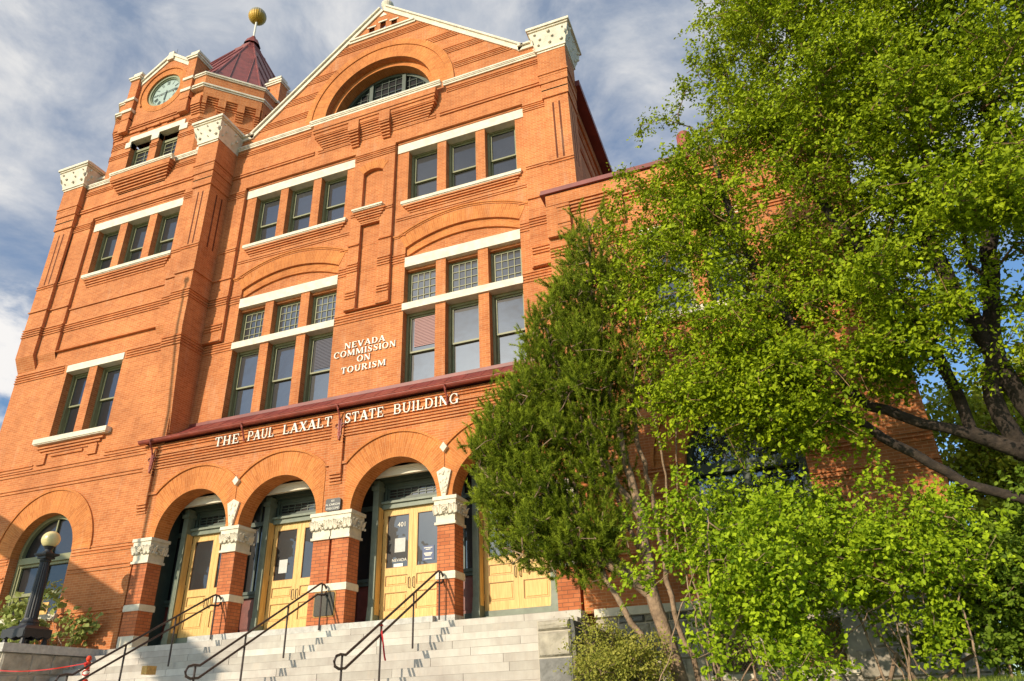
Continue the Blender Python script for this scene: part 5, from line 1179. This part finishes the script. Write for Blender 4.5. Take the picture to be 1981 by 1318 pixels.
def shoot_leaves(ends, dirs, nsh, nl, L, jit=.018, up=.35, wild=.55):
    E_ = np.repeat(ends, nsh, 0); D_ = unit(np.repeat(dirs, nsh, 0)*.55+np.array([[-.08, -.15, up]])+RNG.normal(0, wild, (len(E_), 3)))
    E_ = E_+RNG.normal(0, .07, E_.shape); n = len(E_); LL = L*RNG.uniform(.5, 1.3, (n, 1, 1)); u = (np.arange(nl)[None, :, None]+RNG.random((n, nl, 1)))/nl
    bend = RNG.normal(0, .25, (n, 1, 3)); C = E_[:, None, :]+D_[:, None, :]*LL*u+bend*LL*u*u*.5+RNG.normal(0, jit, (n, nl, 3))
    side = unit(np.cross(np.repeat(D_[:, None, :], nl, 1).reshape(-1, 3), RNG.normal(0, 1, (n*nl, 3)))); ax = unit(side+np.repeat(D_, nl, 0)*.7); t = np.repeat(RNG.random(n), nl)*.45+u.reshape(-1)*.3+RNG.random(n*nl)*.3
    return C.reshape(-1, 3), ax, np.clip(t, 0, 1)
def leaves(name, C, size, m, parent, aspect=.62, up=.55, tone=None, droop=.2, var=.35, axes=None):
    """folded diamond leaves; C = leaf positions"""
    n = len(C); nrm = unit(RNG.normal(0, 1, (n, 3))+np.array([[-.3, -.75, up*1.5]])); t = RNG.normal(0, 1, (n, 3)) if axes is None else axes+RNG.normal(0, .3, (n, 3)); t[:, 2] -= droop; ax = unit(t-(t*nrm).sum(1, keepdims=True)*nrm); sd = np.cross(nrm, ax)
    s = (size*RNG.uniform(1-var, 1+var, (n, 1))); w_ = s*aspect*.5
    base = C; tip = C+ax*s-nrm*s*.12; l = C+ax*s*.45+sd*w_+nrm*s*.1; r = C+ax*s*.45-sd*w_+nrm*s*.1
    l2 = C+ax*s*.75+sd*w_*.72+nrm*s*.05; r2 = C+ax*s*.75-sd*w_*.72+nrm*s*.05
    V = np.stack([base, r, r2, tip, l2, l], 1).reshape(-1, 3); i = np.arange(n)[:, None]*6
    F = np.concatenate([i+np.array([[0, 1, 2, 3]]), i+np.array([[0, 3, 4, 5]])], 1).reshape(-1, 4)
    if tone is None: tone = RNG.random(n)
    return raw_mesh(name, V, F, m, parent, np.repeat(tone, 2))
def in_blobs(n, blobs):
    wts = np.array([b_[3]*b_[4]*b_[5]*(b_[6] if len(b_) > 6 else 1) for b_ in blobs]); wts /= wts.sum(); out = []
    ch = RNG.choice(len(blobs), n, p=wts)
    u = unit(RNG.normal(0, 1, (n, 3)))*RNG.random((n, 1))**(1/2.6)
    B_ = np.array([b_[:6] for b_ in blobs])[ch]; return B_[:, :3]+u*B_[:, 3:6]
def clusters(n, blobs, per=8, r=(.3, .3, .09)):
    c = in_blobs(max(6, n//per), blobs); k = RNG.integers(per//2, per+per//2+1, len(c)); q = np.repeat(c, k, 0); o_ = RNG.normal(0, 1, q.shape)*np.array([r]); o_[:, 2] -= .35*(o_[:, 0]**2+o_[:, 1]**2)
    return q+o_
def spray(ends, per, rad, flat=.5):
    n = len(ends); d = unit(RNG.normal(0, 1, (n*per, 3)))*RNG.random((n*per, 1))**.5*rad; d[:, 2] *= flat
    return np.repeat(ends, per, 0)+d
MT['leaf_elm'] = leaf_mat('elm_leaf', (.055, .115, .004), (.46, .56, .016), .27)
MT['leaf_dark'] = leaf_mat('deep_green_leaf', (.055, .12, .012), (.26, .36, .03), .32)
MT['leaf_lime'] = leaf_mat('lime_leaf', (.045, .13, .005), (.52, .66, .025), .33)
MT['leaf_yellow'] = leaf_mat('yellow_green_leaf', (.20, .24, .03), (.48, .44, .09), .3)
MT['leaf_back'] = leaf_mat('back_leaf', (.16, .22, .015), (.52, .58, .06), .42)
MT['leaf_vine'] = leaf_mat('vine_leaf', (.16, .22, .04), (.46, .50, .16), .3)
MT['needle'] = leaf_mat('pine_needle', (.035, .075, .006), (.40, .48, .035), .25, .55, .12)
MT['cone'] = mat('pine_cone', (.42, .20, .06), .8, var=.4, vscale=20)
def tree_things(name, label, cat, base, paths, targets, bark, step=.22, group=None, sag=0., **sk):
    root = empty(name, base, label=label, category=cat, group=group)
    A, par, ends = grow(paths, targets, step, sag); skeleton_mesh('trunk', A, par, bark, root, **sk); return root, A, par, ends

# large elm-like tree at the right: trunk outside the frame, limbs reaching left over the lawn
blobs = [(1.0, -4.2, 12.6, 1.9, 1.9, 1.5), (.2, -4.4, 10.9, 1.75, 1.8, 1.3), (.1, -4.4, 9.2, 1.65, 1.8, 1.25), (.3, -4.4, 7.5, 1.6, 1.9, 1.2), (.7, -4.6, 6.1, 1.7, 1.7, .95),
         (2.3, -4.4, 13.6, 2.0, 2.2, 1.8), (2.3, -4.6, 11.4, 2.0, 2.4, 1.6), (2.3, -4.7, 9.2, 2.0, 2.4, 1.6), (2.2, -4.8, 7.3, 1.9, 2.2, 1.1), (3.9, -4.8, 12.5, 2.0, 2.4, 1.9), (3.9, -5, 10, 2.0, 2.4, 1.8), (3.8, -5, 7.9, 1.9, 2.2, 1.3),
         (5.6, -4.8, 10.5, 2.2, 2.4, 2.8, .5), (3.4, -4.6, 15.2, 2.2, 2.2, 1.4, .6), (1.6, -4.3, 15.2, 1.0, 1.4, .8, .7)]
blobs += [(.1, -4.5, 5.75, 1.35, 1.4, .75), (1.2, -4.5, 5.65, 1.3, 1.4, .7), (-.5, -4.5, 6.6, .9, 1.2, .8), (-.6, -4.4, 8.0, .9, 1.1, .9), (-.8, -4.3, 10.1, .8, 1.0, .8), (2.9, -4.6, 6.3, 1.4, 1.4, .9), (3.8, -4.6, 6.2, .9, 1.2, .8), (-.7, -4.6, 5.6, .8, 1.0, .55), (.4, -4.7, 5.25, 1.1, 1.1, .45), (1.4, -4.7, 5.2, .9, 1.0, .4), (3.3, -4.6, 6.0, 1.0, 1.2, .6), (-1.25, -4.3, 7.2, .55, .8, .7), (-1.2, -4.3, 8.7, .6, .8, .7), (-1.1, -4.4, 5.9, .5, .8, .55), (-1.3, -4.2, 10.2, .5, .7, .6)]
tg = clusters(4600, blobs, 9, (.34, .30, .09))
ext = []
for p in [(.55, -4, 14.8), (.35, -4, 13.4), (.1, -4.1, 13.1), (.55, -4, 13.9), (-.95, -4, 12.2), (-.6, -4, 12.25), (-1.6, -4, 11.0), (-1.4, -4.1, 10.6), (-1.65, -4.2, 10.3), (-1.75, -4.2, 9.6), (-1.55, -4.3, 9.2), (.2, -4, 12.75), (-.1, -4, 12.5), (1.1, -4, 14.6), (1.6, -4, 14.9),
          (-1.5, -4.4, 8.6), (-1.75, -4.5, 8.2), (-1.5, -4.6, 7.6), (-1.2, -4.6, 7.0), (-1.35, -4.6, 6.5), (-1.0, -4.7, 5.9)]:
    for k in range(3): ext.append(tuple(np.array(p)+RNG.normal(0, .13, 3)))
keepm = ~((tg[:, 2] < 5.35) & (tg[:, 0] > 2.0)); tg = tg[keepm]
sc_ = 11.2/(15.4+tg[:, 1]); xe_, ze_ = tg[:, 0]*sc_, 1.6+(tg[:, 2]-1.6)*sc_
xl = np.interp(ze_, [4.8, 5.3, 5.8, 7, 9, 10.3, 10.9, 11.5, 12.2, 12.8, 13.4, 14, 14.8, 16], [-.9, -1.35, -1.55, -1.75, -1.7, -1.5, -.75, .35, .75, .55, .55, .75, 1.3, 1.6])+RNG.normal(0, .16, len(tg)); tg = tg[xe_ > xl]; tg = np.concatenate([tg, np.array(ext)])
TB = (4.6, -4.2, 1.7)
paths = [[TB, (4.5, -4.2, 2.6), (4.2, -4.2, 3.4)],
         [(4.2, -4.2, 3.4), (3.5, -4.0, 3.75), (3.0, -4.0, 4.05), (2.6, -4.0, 4.25), (2.25, -4.05, 4.55), (1.9, -4.1, 4.85), (1.55, -4.1, 5.25), (.9, -4.2, 5.9), (.2, -4.3, 7.0)],
         [(4.2, -4.2, 3.4), (3.9, -4.0, 4.3), (3.4, -4.0, 4.62), (2.9, -4.0, 4.9), (2.3, -4.0, 5.15), (1.65, -4.1, 5.5), (1.0, -4.3, 6.6), (.5, -4.4, 8.2), (.3, -4.4, 9.8), (.2, -4.3, 11.4)],
         [(3.9, -4.0, 4.3), (3.5, -4.3, 5.4), (3.2, -4.4, 7.0), (3.0, -4.4, 9.0), (2.6, -4.4, 11.0), (2.2, -4.3, 13.2), (1.9, -4.2, 15)],
         [(2.9, -4.0, 4.9), (2.85, -4.1, 5.5), (2.6, -4.4, 6.6), (2.0, -4.6, 8.2), (1.5, -4.5, 10.), (1.1, -4.3, 12.2)],
         [(3.4, -4.0, 4.62), (3.25, -4.2, 5.3), (3.7, -4.6, 7.2), (4.4, -4.8, 9.5), (4.8, -4.8, 12)]]
root, A, par, ends = tree_things('leafy_tree', 'large bright green leafy tree reaching in from the right on dark furrowed limbs', 'tree', TB, paths, tg, 'bark_shaded', r_tip=.0056, power=.515, rmax=.3, sides=6, twig='bark_orange')
C, ax, tone = shoot_leaves(A[ends], unit(A[ends]-A[par[ends]]), 5, 11, .34, .02, .2, .75); C2, ax2, tone2 = shoot_leaves(A[par[ends]], unit(A[ends]-A[par[ends]]), 2, 6, .25, .03)
leaves('crown', np.concatenate([C, C2]), .066, 'leaf_elm', root, tone=np.concatenate([tone, tone2*.7]), axes=np.concatenate([ax, ax2]))

# pine left of it, several stems from one base, leaning towards the stairs
PB = (-1.75, -3.0, 1.75)
paths = [[PB, (-1.8, -3, 2.0), (-2.08, -3, 3.26), (-2.12, -3, 4.5), (-2.25, -3, 5.5), (-2.4, -3, 6.6), (-2.55, -3, 8.2), (-2.55, -3, 10.0), (-2.5, -3, 11.0)],
         [(-1.55, -2.7, 1.7), (-1.56, -2.75, 2.1), (-1.80, -2.8, 3.0), (-1.83, -2.75, 3.75), (-1.95, -2.7, 4.9), (-2.05, -2.7, 6.0), (-2.0, -2.6, 8.0), (-1.9, -2.6, 9.6)],
         [(-2.08, -3, 3.26), (-2.25, -3.1, 3.45), (-2.97, -3.2, 4.28), (-3.6, -3.2, 5.29), (-4.0, -3.2, 6.4), (-4.2, -3.2, 7.4)],
         [(-1.2, -2.4, 1.7), (-1.25, -2.5, 2.1), (-1.36, -2.6, 2.7), (-1.5, -2.5, 4.0), (-1.45, -2.4, 5.4), (-1.3, -2.3, 7.0)],
         [(-2.08, -3, 3.2), (-2.6, -3.3, 3.7), (-3.3, -3.4, 4.3), (-4.2, -3.5, 4.9), (-4.9, -3.5, 5.7)],
         [(-2.12, -3, 4.5), (-2.7, -3.3, 5.7), (-3.2, -3.4, 7.0), (-3.5, -3.3, 8.4)], [(-1.83, -2.75, 3.75), (-1.6, -2.9, 5.2), (-1.7, -3.1, 6.8)], [(-2.0, -3.3, 1.65), (-2.3, -3.3, 2.6), (-2.75, -3.3, 3.5), (-3.1, -3.3, 4.7), (-3.3, -3.2, 6.2), (-3.3, -3.2, 7.6)], [(-1.85, -2.9, 1.7), (-2.0, -2.85, 2.9), (-2.3, -2.8, 4.2), (-2.75, -2.8, 5.6), (-2.9, -2.9, 7.4)]]
pb = [(-2.55, -3, 10.4, .5, .6, .95), (-2.75, -3, 9.3, .85, .9, .9), (-2.9, -3, 8.3, 1.15, 1.1, .9), (-3.2, -3.1, 7.3, 1.5, 1.2, .9), (-3.6, -3.2, 6.4, 1.7, 1.3, .85), (-4.0, -3.3, 5.6, 1.75, 1.2, .8), (-4.1, -3.4, 4.8, 1.5, 1.0, .7), (-3.7, -3.4, 4.15, 1.2, .9, .45), (-3.2, -3.4, 3.85, .6, .7, .3), (-1.75, -2.9, 8.8, .7, .8, 1.0, .6), (-1.7, -2.9, 7.2, .8, .9, 1.0, .3), (-4.7, -3.3, 6.0, .5, .7, .45), (-2.2, -3.2, 11.2, .3, .3, .5)]
pb += [(-4.5, -3.3, 5.2, .8, .9, .6), (-4.2, -3.5, 4.3, .8, .8, .4), (-2.0, -3.1, 9.9, .5, .6, .7, .7)]
pb += [(-3.1, -3.3, 4.25, .9, .8, .4), (-2.75, -3.2, 3.75, .6, .6, .3), (-2.6, -3.1, 5.0, .6, .7, .6, .7), (-3.4, -3.3, 3.75, .5, .6, .3)]
pt = in_blobs(1450, pb); pt = pt+RNG.normal(0, .12, pt.shape)
def outline_filter(tg, plane, px, inset):
    O_ = []
    for (u_, v_) in px:
        d_ = r2*((u_-990.5)/1387.43)+u2*(-(v_-659)/1387.43)+fw; t_ = (plane+15.4)/d_.y; O_.append((t_*d_.x, 1.6+t_*d_.z))
    O_ = sorted(O_, key=lambda p_: p_[1]); k_ = (plane+15.4)/(15.4+tg[:, 1]); x_, z_ = tg[:, 0]*k_, 1.6+(tg[:, 2]-1.6)*k_
    return tg[(x_ > np.interp(z_, [p_[1] for p_ in O_], [p_[0] for p_ in O_])+inset+RNG.normal(0, .10, len(tg))) & (z_ < O_[-1][1]-.1)]
pt = outline_filter(pt, -3.1, [(1150, 408), (1090, 450), (1072, 540), (1030, 600), (1005, 650), (990, 720), (962, 760), (932, 800), (905, 860), (922, 900), (922, 960), (935, 1020), (965, 1100), (1030, 1165)], .2)
root, A, par, ends = tree_things('pine_tree', 'dark green pine with several bare stems leaning over the right end of the stairs', 'tree', PB, paths, pt, 'bark', r_tip=.0085, power=.46, rmax=.115, sides=8, sag=-.05)
shoots = 4; E_ = np.repeat(A[ends], shoots, 0); dirs = unit(np.repeat(unit(A[ends]-A[par[ends]]), shoots, 0)*.5+RNG.normal(0, .42, (len(E_), 3))+np.array([[-.12, -.12, .95]]))
E_ = E_+RNG.normal(0, .10, E_.shape); L_ = RNG.uniform(.18, .5, (len(E_), 1)); nn_ = 105
u = RNG.random((len(E_)*nn_, 1)); b0 = np.repeat(E_, nn_, 0)+np.repeat(dirs*L_, nn_, 0)*u; rad = unit(RNG.normal(0, 1, b0.shape)); D_ = np.repeat(dirs, nn_, 0); nd = unit(rad-(rad*D_).sum(1, keepdims=True)*D_*.9+D_*(.35+.7*u)); ln = RNG.uniform(.05, .085, (len(b0), 1)); sd = unit(np.cross(nd, RNG.normal(0, 1, b0.shape)))*.0065
V = np.stack([b0-sd, b0+sd, b0+nd*ln], 1).reshape(-1, 3); F = np.arange(len(b0)*3).reshape(-1, 3)
st = np.repeat(RNG.random(len(E_)), nn_)
raw_mesh('crown', V, F, 'needle', root, np.clip(.25*st+.25*RNG.random(len(b0))+.55*u[:, 0]**1.5, 0, 1))  # needle bases darkened: shade between tufts put into the tone; tips yellow-green
cn = MB()
for i in RNG.choice(len(E_), 260, replace=False):
    c = E_[i]; cn.blob(tuple(c), .022, .022, .034, 6, 4)
cn.build('cone_cluster', 'cone', root)

def shrub(name, label, base, blobs, n, per, size, m, bark='bark', stems=5, spread=.3, rad=.2, flat=.7, group=None, aspect=.62, r_tip=.004, cat='shrub', up=.55):
    tg = clusters(n, blobs, 6, (rad*.8, rad*.8, rad*.5)); tg = tg[tg[:, 2] > base[2]+.1]; paths = []
    bx = np.array([b_[:3] for b_ in blobs])
    for k in range(stems):
        q = bx[k % len(bx)]+RNG.normal(0, .1, 3); s_ = np.array(base)+np.array([RNG.normal(0, spread), RNG.normal(0, spread*.6), 0]); mid = (s_*.55+q*.45); mid[2] += .15
        paths.append([tuple(s_), tuple(mid), tuple(q)])
    root, A, par, ends = tree_things(name, label, cat, base, paths, tg, bark, step=.14, group=group, r_tip=r_tip, power=.42, rmax=.05, sides=5)
    C, ax, tone = shoot_leaves(A[ends], unit(A[ends]-A[par[ends]]), 3, max(4, per//3), rad*1.7); leaves('foliage', C, size, m, root, tone=tone, aspect=aspect, up=up, axes=ax); return root
shrub('lime_shrub', 'brightest lime green shrub in front of the pine stems', (-.75, -5.4, 1.72), [(-1.3, -5.5, 3.5, .28, .45, .5), (-1.0, -5.6, 3.75, .22, .4, .5), (-.7, -5.5, 3.3, .5, .7, .5), (-.25, -5.4, 3.1, .5, .7, .7), (-1.05, -5.6, 2.75, .38, .5, .35), (-.45, -5.3, 2.35, .5, .6, .6), (-1.5, -5.5, 3.1, .2, .3, .25), (-.1, -5.4, 2.0, .4, .5, .3), (-.4, -5.6, 3.95, .2, .3, .3)], 330, 36, .066, 'leaf_lime', stems=6, rad=.2)
shrub('green_shrub', 'tall bright green shrub growing before the screened basement windows', (.85, -4.2, 1.75), [(.0, -4.0, 4.0, .5, .6, .55), (.5, -4.1, 4.25, .4, .6, .35), (.75, -4.2, 3.55, .8, .9, .5), (1.2, -4.2, 4.05, .45, .6, .35), (1.7, -4.2, 3.6, .7, .8, .5), (.5, -4.3, 3.0, .6, .7, .35), (1.5, -4.3, 2.9, .8, .8, .35), (2.2, -4.2, 3.2, .5, .8, .5), (.0, -4.4, 2.5, .25, .4, .5), (1.75, -4.3, 2.2, .3, .5, .3)], 440, 36, .068, 'leaf_lime', stems=9, spread=.6, rad=.2)
shrub('dark_shrub', 'deep green shrub at the far right below the dark limb', (2.6, -3.0, 1.78), [(2.3, -2.6, 3.7, .6, .8, .5), (2.8, -3.0, 3.2, .7, .9, .8), (3.3, -3.2, 3.0, .7, 1.0, .9), (2.6, -3.2, 2.3, .6, .8, .5), (3.2, -3.2, 2.2, .6, .8, .5), (3.6, -3.4, 3.5, .7, 1.0, .8), (2.0, -3.0, 2.5, .5, .6, .5)], 620, 32, .075, 'leaf_dark', stems=7, spread=.4)
shrub('thin_shrub', 'sparse upright shrub with leaves near the wing wall and its green window', (-.4, -1.6, 1.85), [(-1.0, -1.6, 4.4, .7, .5, .7), (-.2, -1.5, 4.5, .7, .5, .5), (.7, -1.6, 4.5, .6, .5, .5), (-.5, -1.6, 3.6, .9, .5, .6), (.5, -1.6, 3.4, .8, .5, .6), (-1.3, -1.8, 2.9, .5, .5, .5)], 420, 28, .07, 'leaf_dark', stems=6, spread=.5)
shrub('yellow_shrub', 'low yellowish small-leaved bush beside the cheek wall', (-2.75, -3.6, 1.6), [(-2.85, -3.6, 2.2, .45, .45, .35), (-2.5, -3.6, 2.1, .45, .45, .3), (-2.9, -3.4, 2.55, .3, .35, .25), (-2.3, -3.5, 2.25, .4, .4, .3)], 330, 30, .042, 'leaf_yellow', stems=6, rad=.13)
shrub('vine_shrub', 'straggly vine-leaved plant spreading behind the black lamp post', (-18.6, -.9, 3.47), [(-19.2, -.9, 4.15, .5, .3, .5), (-18.6, -1.0, 3.95, .5, .3, .35), (-19.6, -.9, 3.9, .5, .3, .35), (-18.3, -.8, 4.3, .25, .2, .5), (-19.0, -.9, 4.9, .2, .2, .35)], 75, 16, .15, 'leaf_vine', stems=6, spread=.45, rad=.2, flat=.9, aspect=.85)
shrub('small_vine_plant', 'small leafy vine plant by the brick wall just right of the lamp post', (-17.75, -.45, 3.47), [(-17.75, -.5, 3.85, .3, .2, .3), (-17.55, -.45, 4.05, .2, .15, .2)], 30, 14, .13, 'leaf_vine', stems=3, spread=.1, rad=.14, flat=.9, aspect=.85)

# trees beyond the building on the right
def back_tree(name, label, base, blobs, n, per, size, m='leaf_back'):
    tg = in_blobs(n, blobs); c = np.mean([b_[:3] for b_ in blobs], 0)
    paths = [[base, (base[0], base[1], base[2]+1.5), tuple(c*.6+np.array(base)*.4), tuple(c)]]+[[tuple(c*.4+np.array(base)*.6), tuple(np.array(b_[:3]))] for b_ in blobs]
    root, A, par, ends = tree_things(name, label, 'tree', base, paths, tg, 'bark', step=.5, r_tip=.012, power=.45, rmax=.35, sides=6, group='trees beyond the wing')
    C = spray(A[ends], per, .6, .7); leaves('crown', C, size, m, root, tone=np.clip(np.repeat(RNG.random(len(ends)), per)*.5+RNG.random(len(C))*.5, 0, 1))
back_tree('background_tree', 'sunlit yellow green tree beyond the right corner of the brick wing', (9.5, 11, 2.0), [(9, 11, 7.5, 3, 2.5, 2.2), (11.5, 11, 8, 3, 2.5, 2.8), (8.6, 11, 5.3, 2.2, 2.2, 1.6), (11, 11, 5.2, 3, 2.4, 1.8), (10, 11.5, 10.2, 3, 2.4, 2), (7.2, 10, 4.4, 1.8, 2, 1.4), (7.6, 10, 7, 1.8, 2, 1.8), (8.2, 10.5, 9, 2, 2, 1.8), (6.6, 10, 5.8, 1.4, 1.6, 1.2), (9.5, 11, 3.4, 3, 2, 1.0), (6.4, 10, 8.9, 1.7, 1.6, 1.9), (6.1, 10, 6.8, 1.4, 1.5, 1.7), (5.8, 10, 4.6, 1.2, 1.4, 1.2)], 1900, 34, .17)
back_tree('background_tree', 'darker green tree farthest right behind the sunlit yellow green tree', (13.5, 20, 2.0), [(13, 20, 8, 3.5, 3, 3.2), (16, 20, 9, 3.5, 3, 3.5), (11.5, 20, 5.2, 3, 3, 2.2), (14.5, 20, 4.6, 3.5, 3, 2)], 480, 32, .22, 'leaf_elm')

# grass along the top of the lawn
ng = 26000; gx_ = RNG.uniform(-3, 7, ng); gy_ = RNG.uniform(-9.2, -.4, ng); gz_ = np.array([ground_z(max(x, -3.3), y) for x, y in zip(gx_, gy_)]); h_ = RNG.uniform(.03, .085, ng); b0 = np.stack([gx_, gy_, gz_-.005], 1); tl = RNG.normal(0, .3, (ng, 2)); a_ = RNG.uniform(0, 2*PI, ng); sd = np.stack([np.cos(a_), np.sin(a_), 0*a_], 1)*.004
V = np.stack([b0-sd, b0+sd, b0+np.stack([tl[:, 0]*h_, tl[:, 1]*h_, h_], 1)], 1).reshape(-1, 3); raw_mesh('grass', V, np.arange(ng*3).reshape(-1, 3), 'grass', None, RNG.random(ng), kind='stuff')
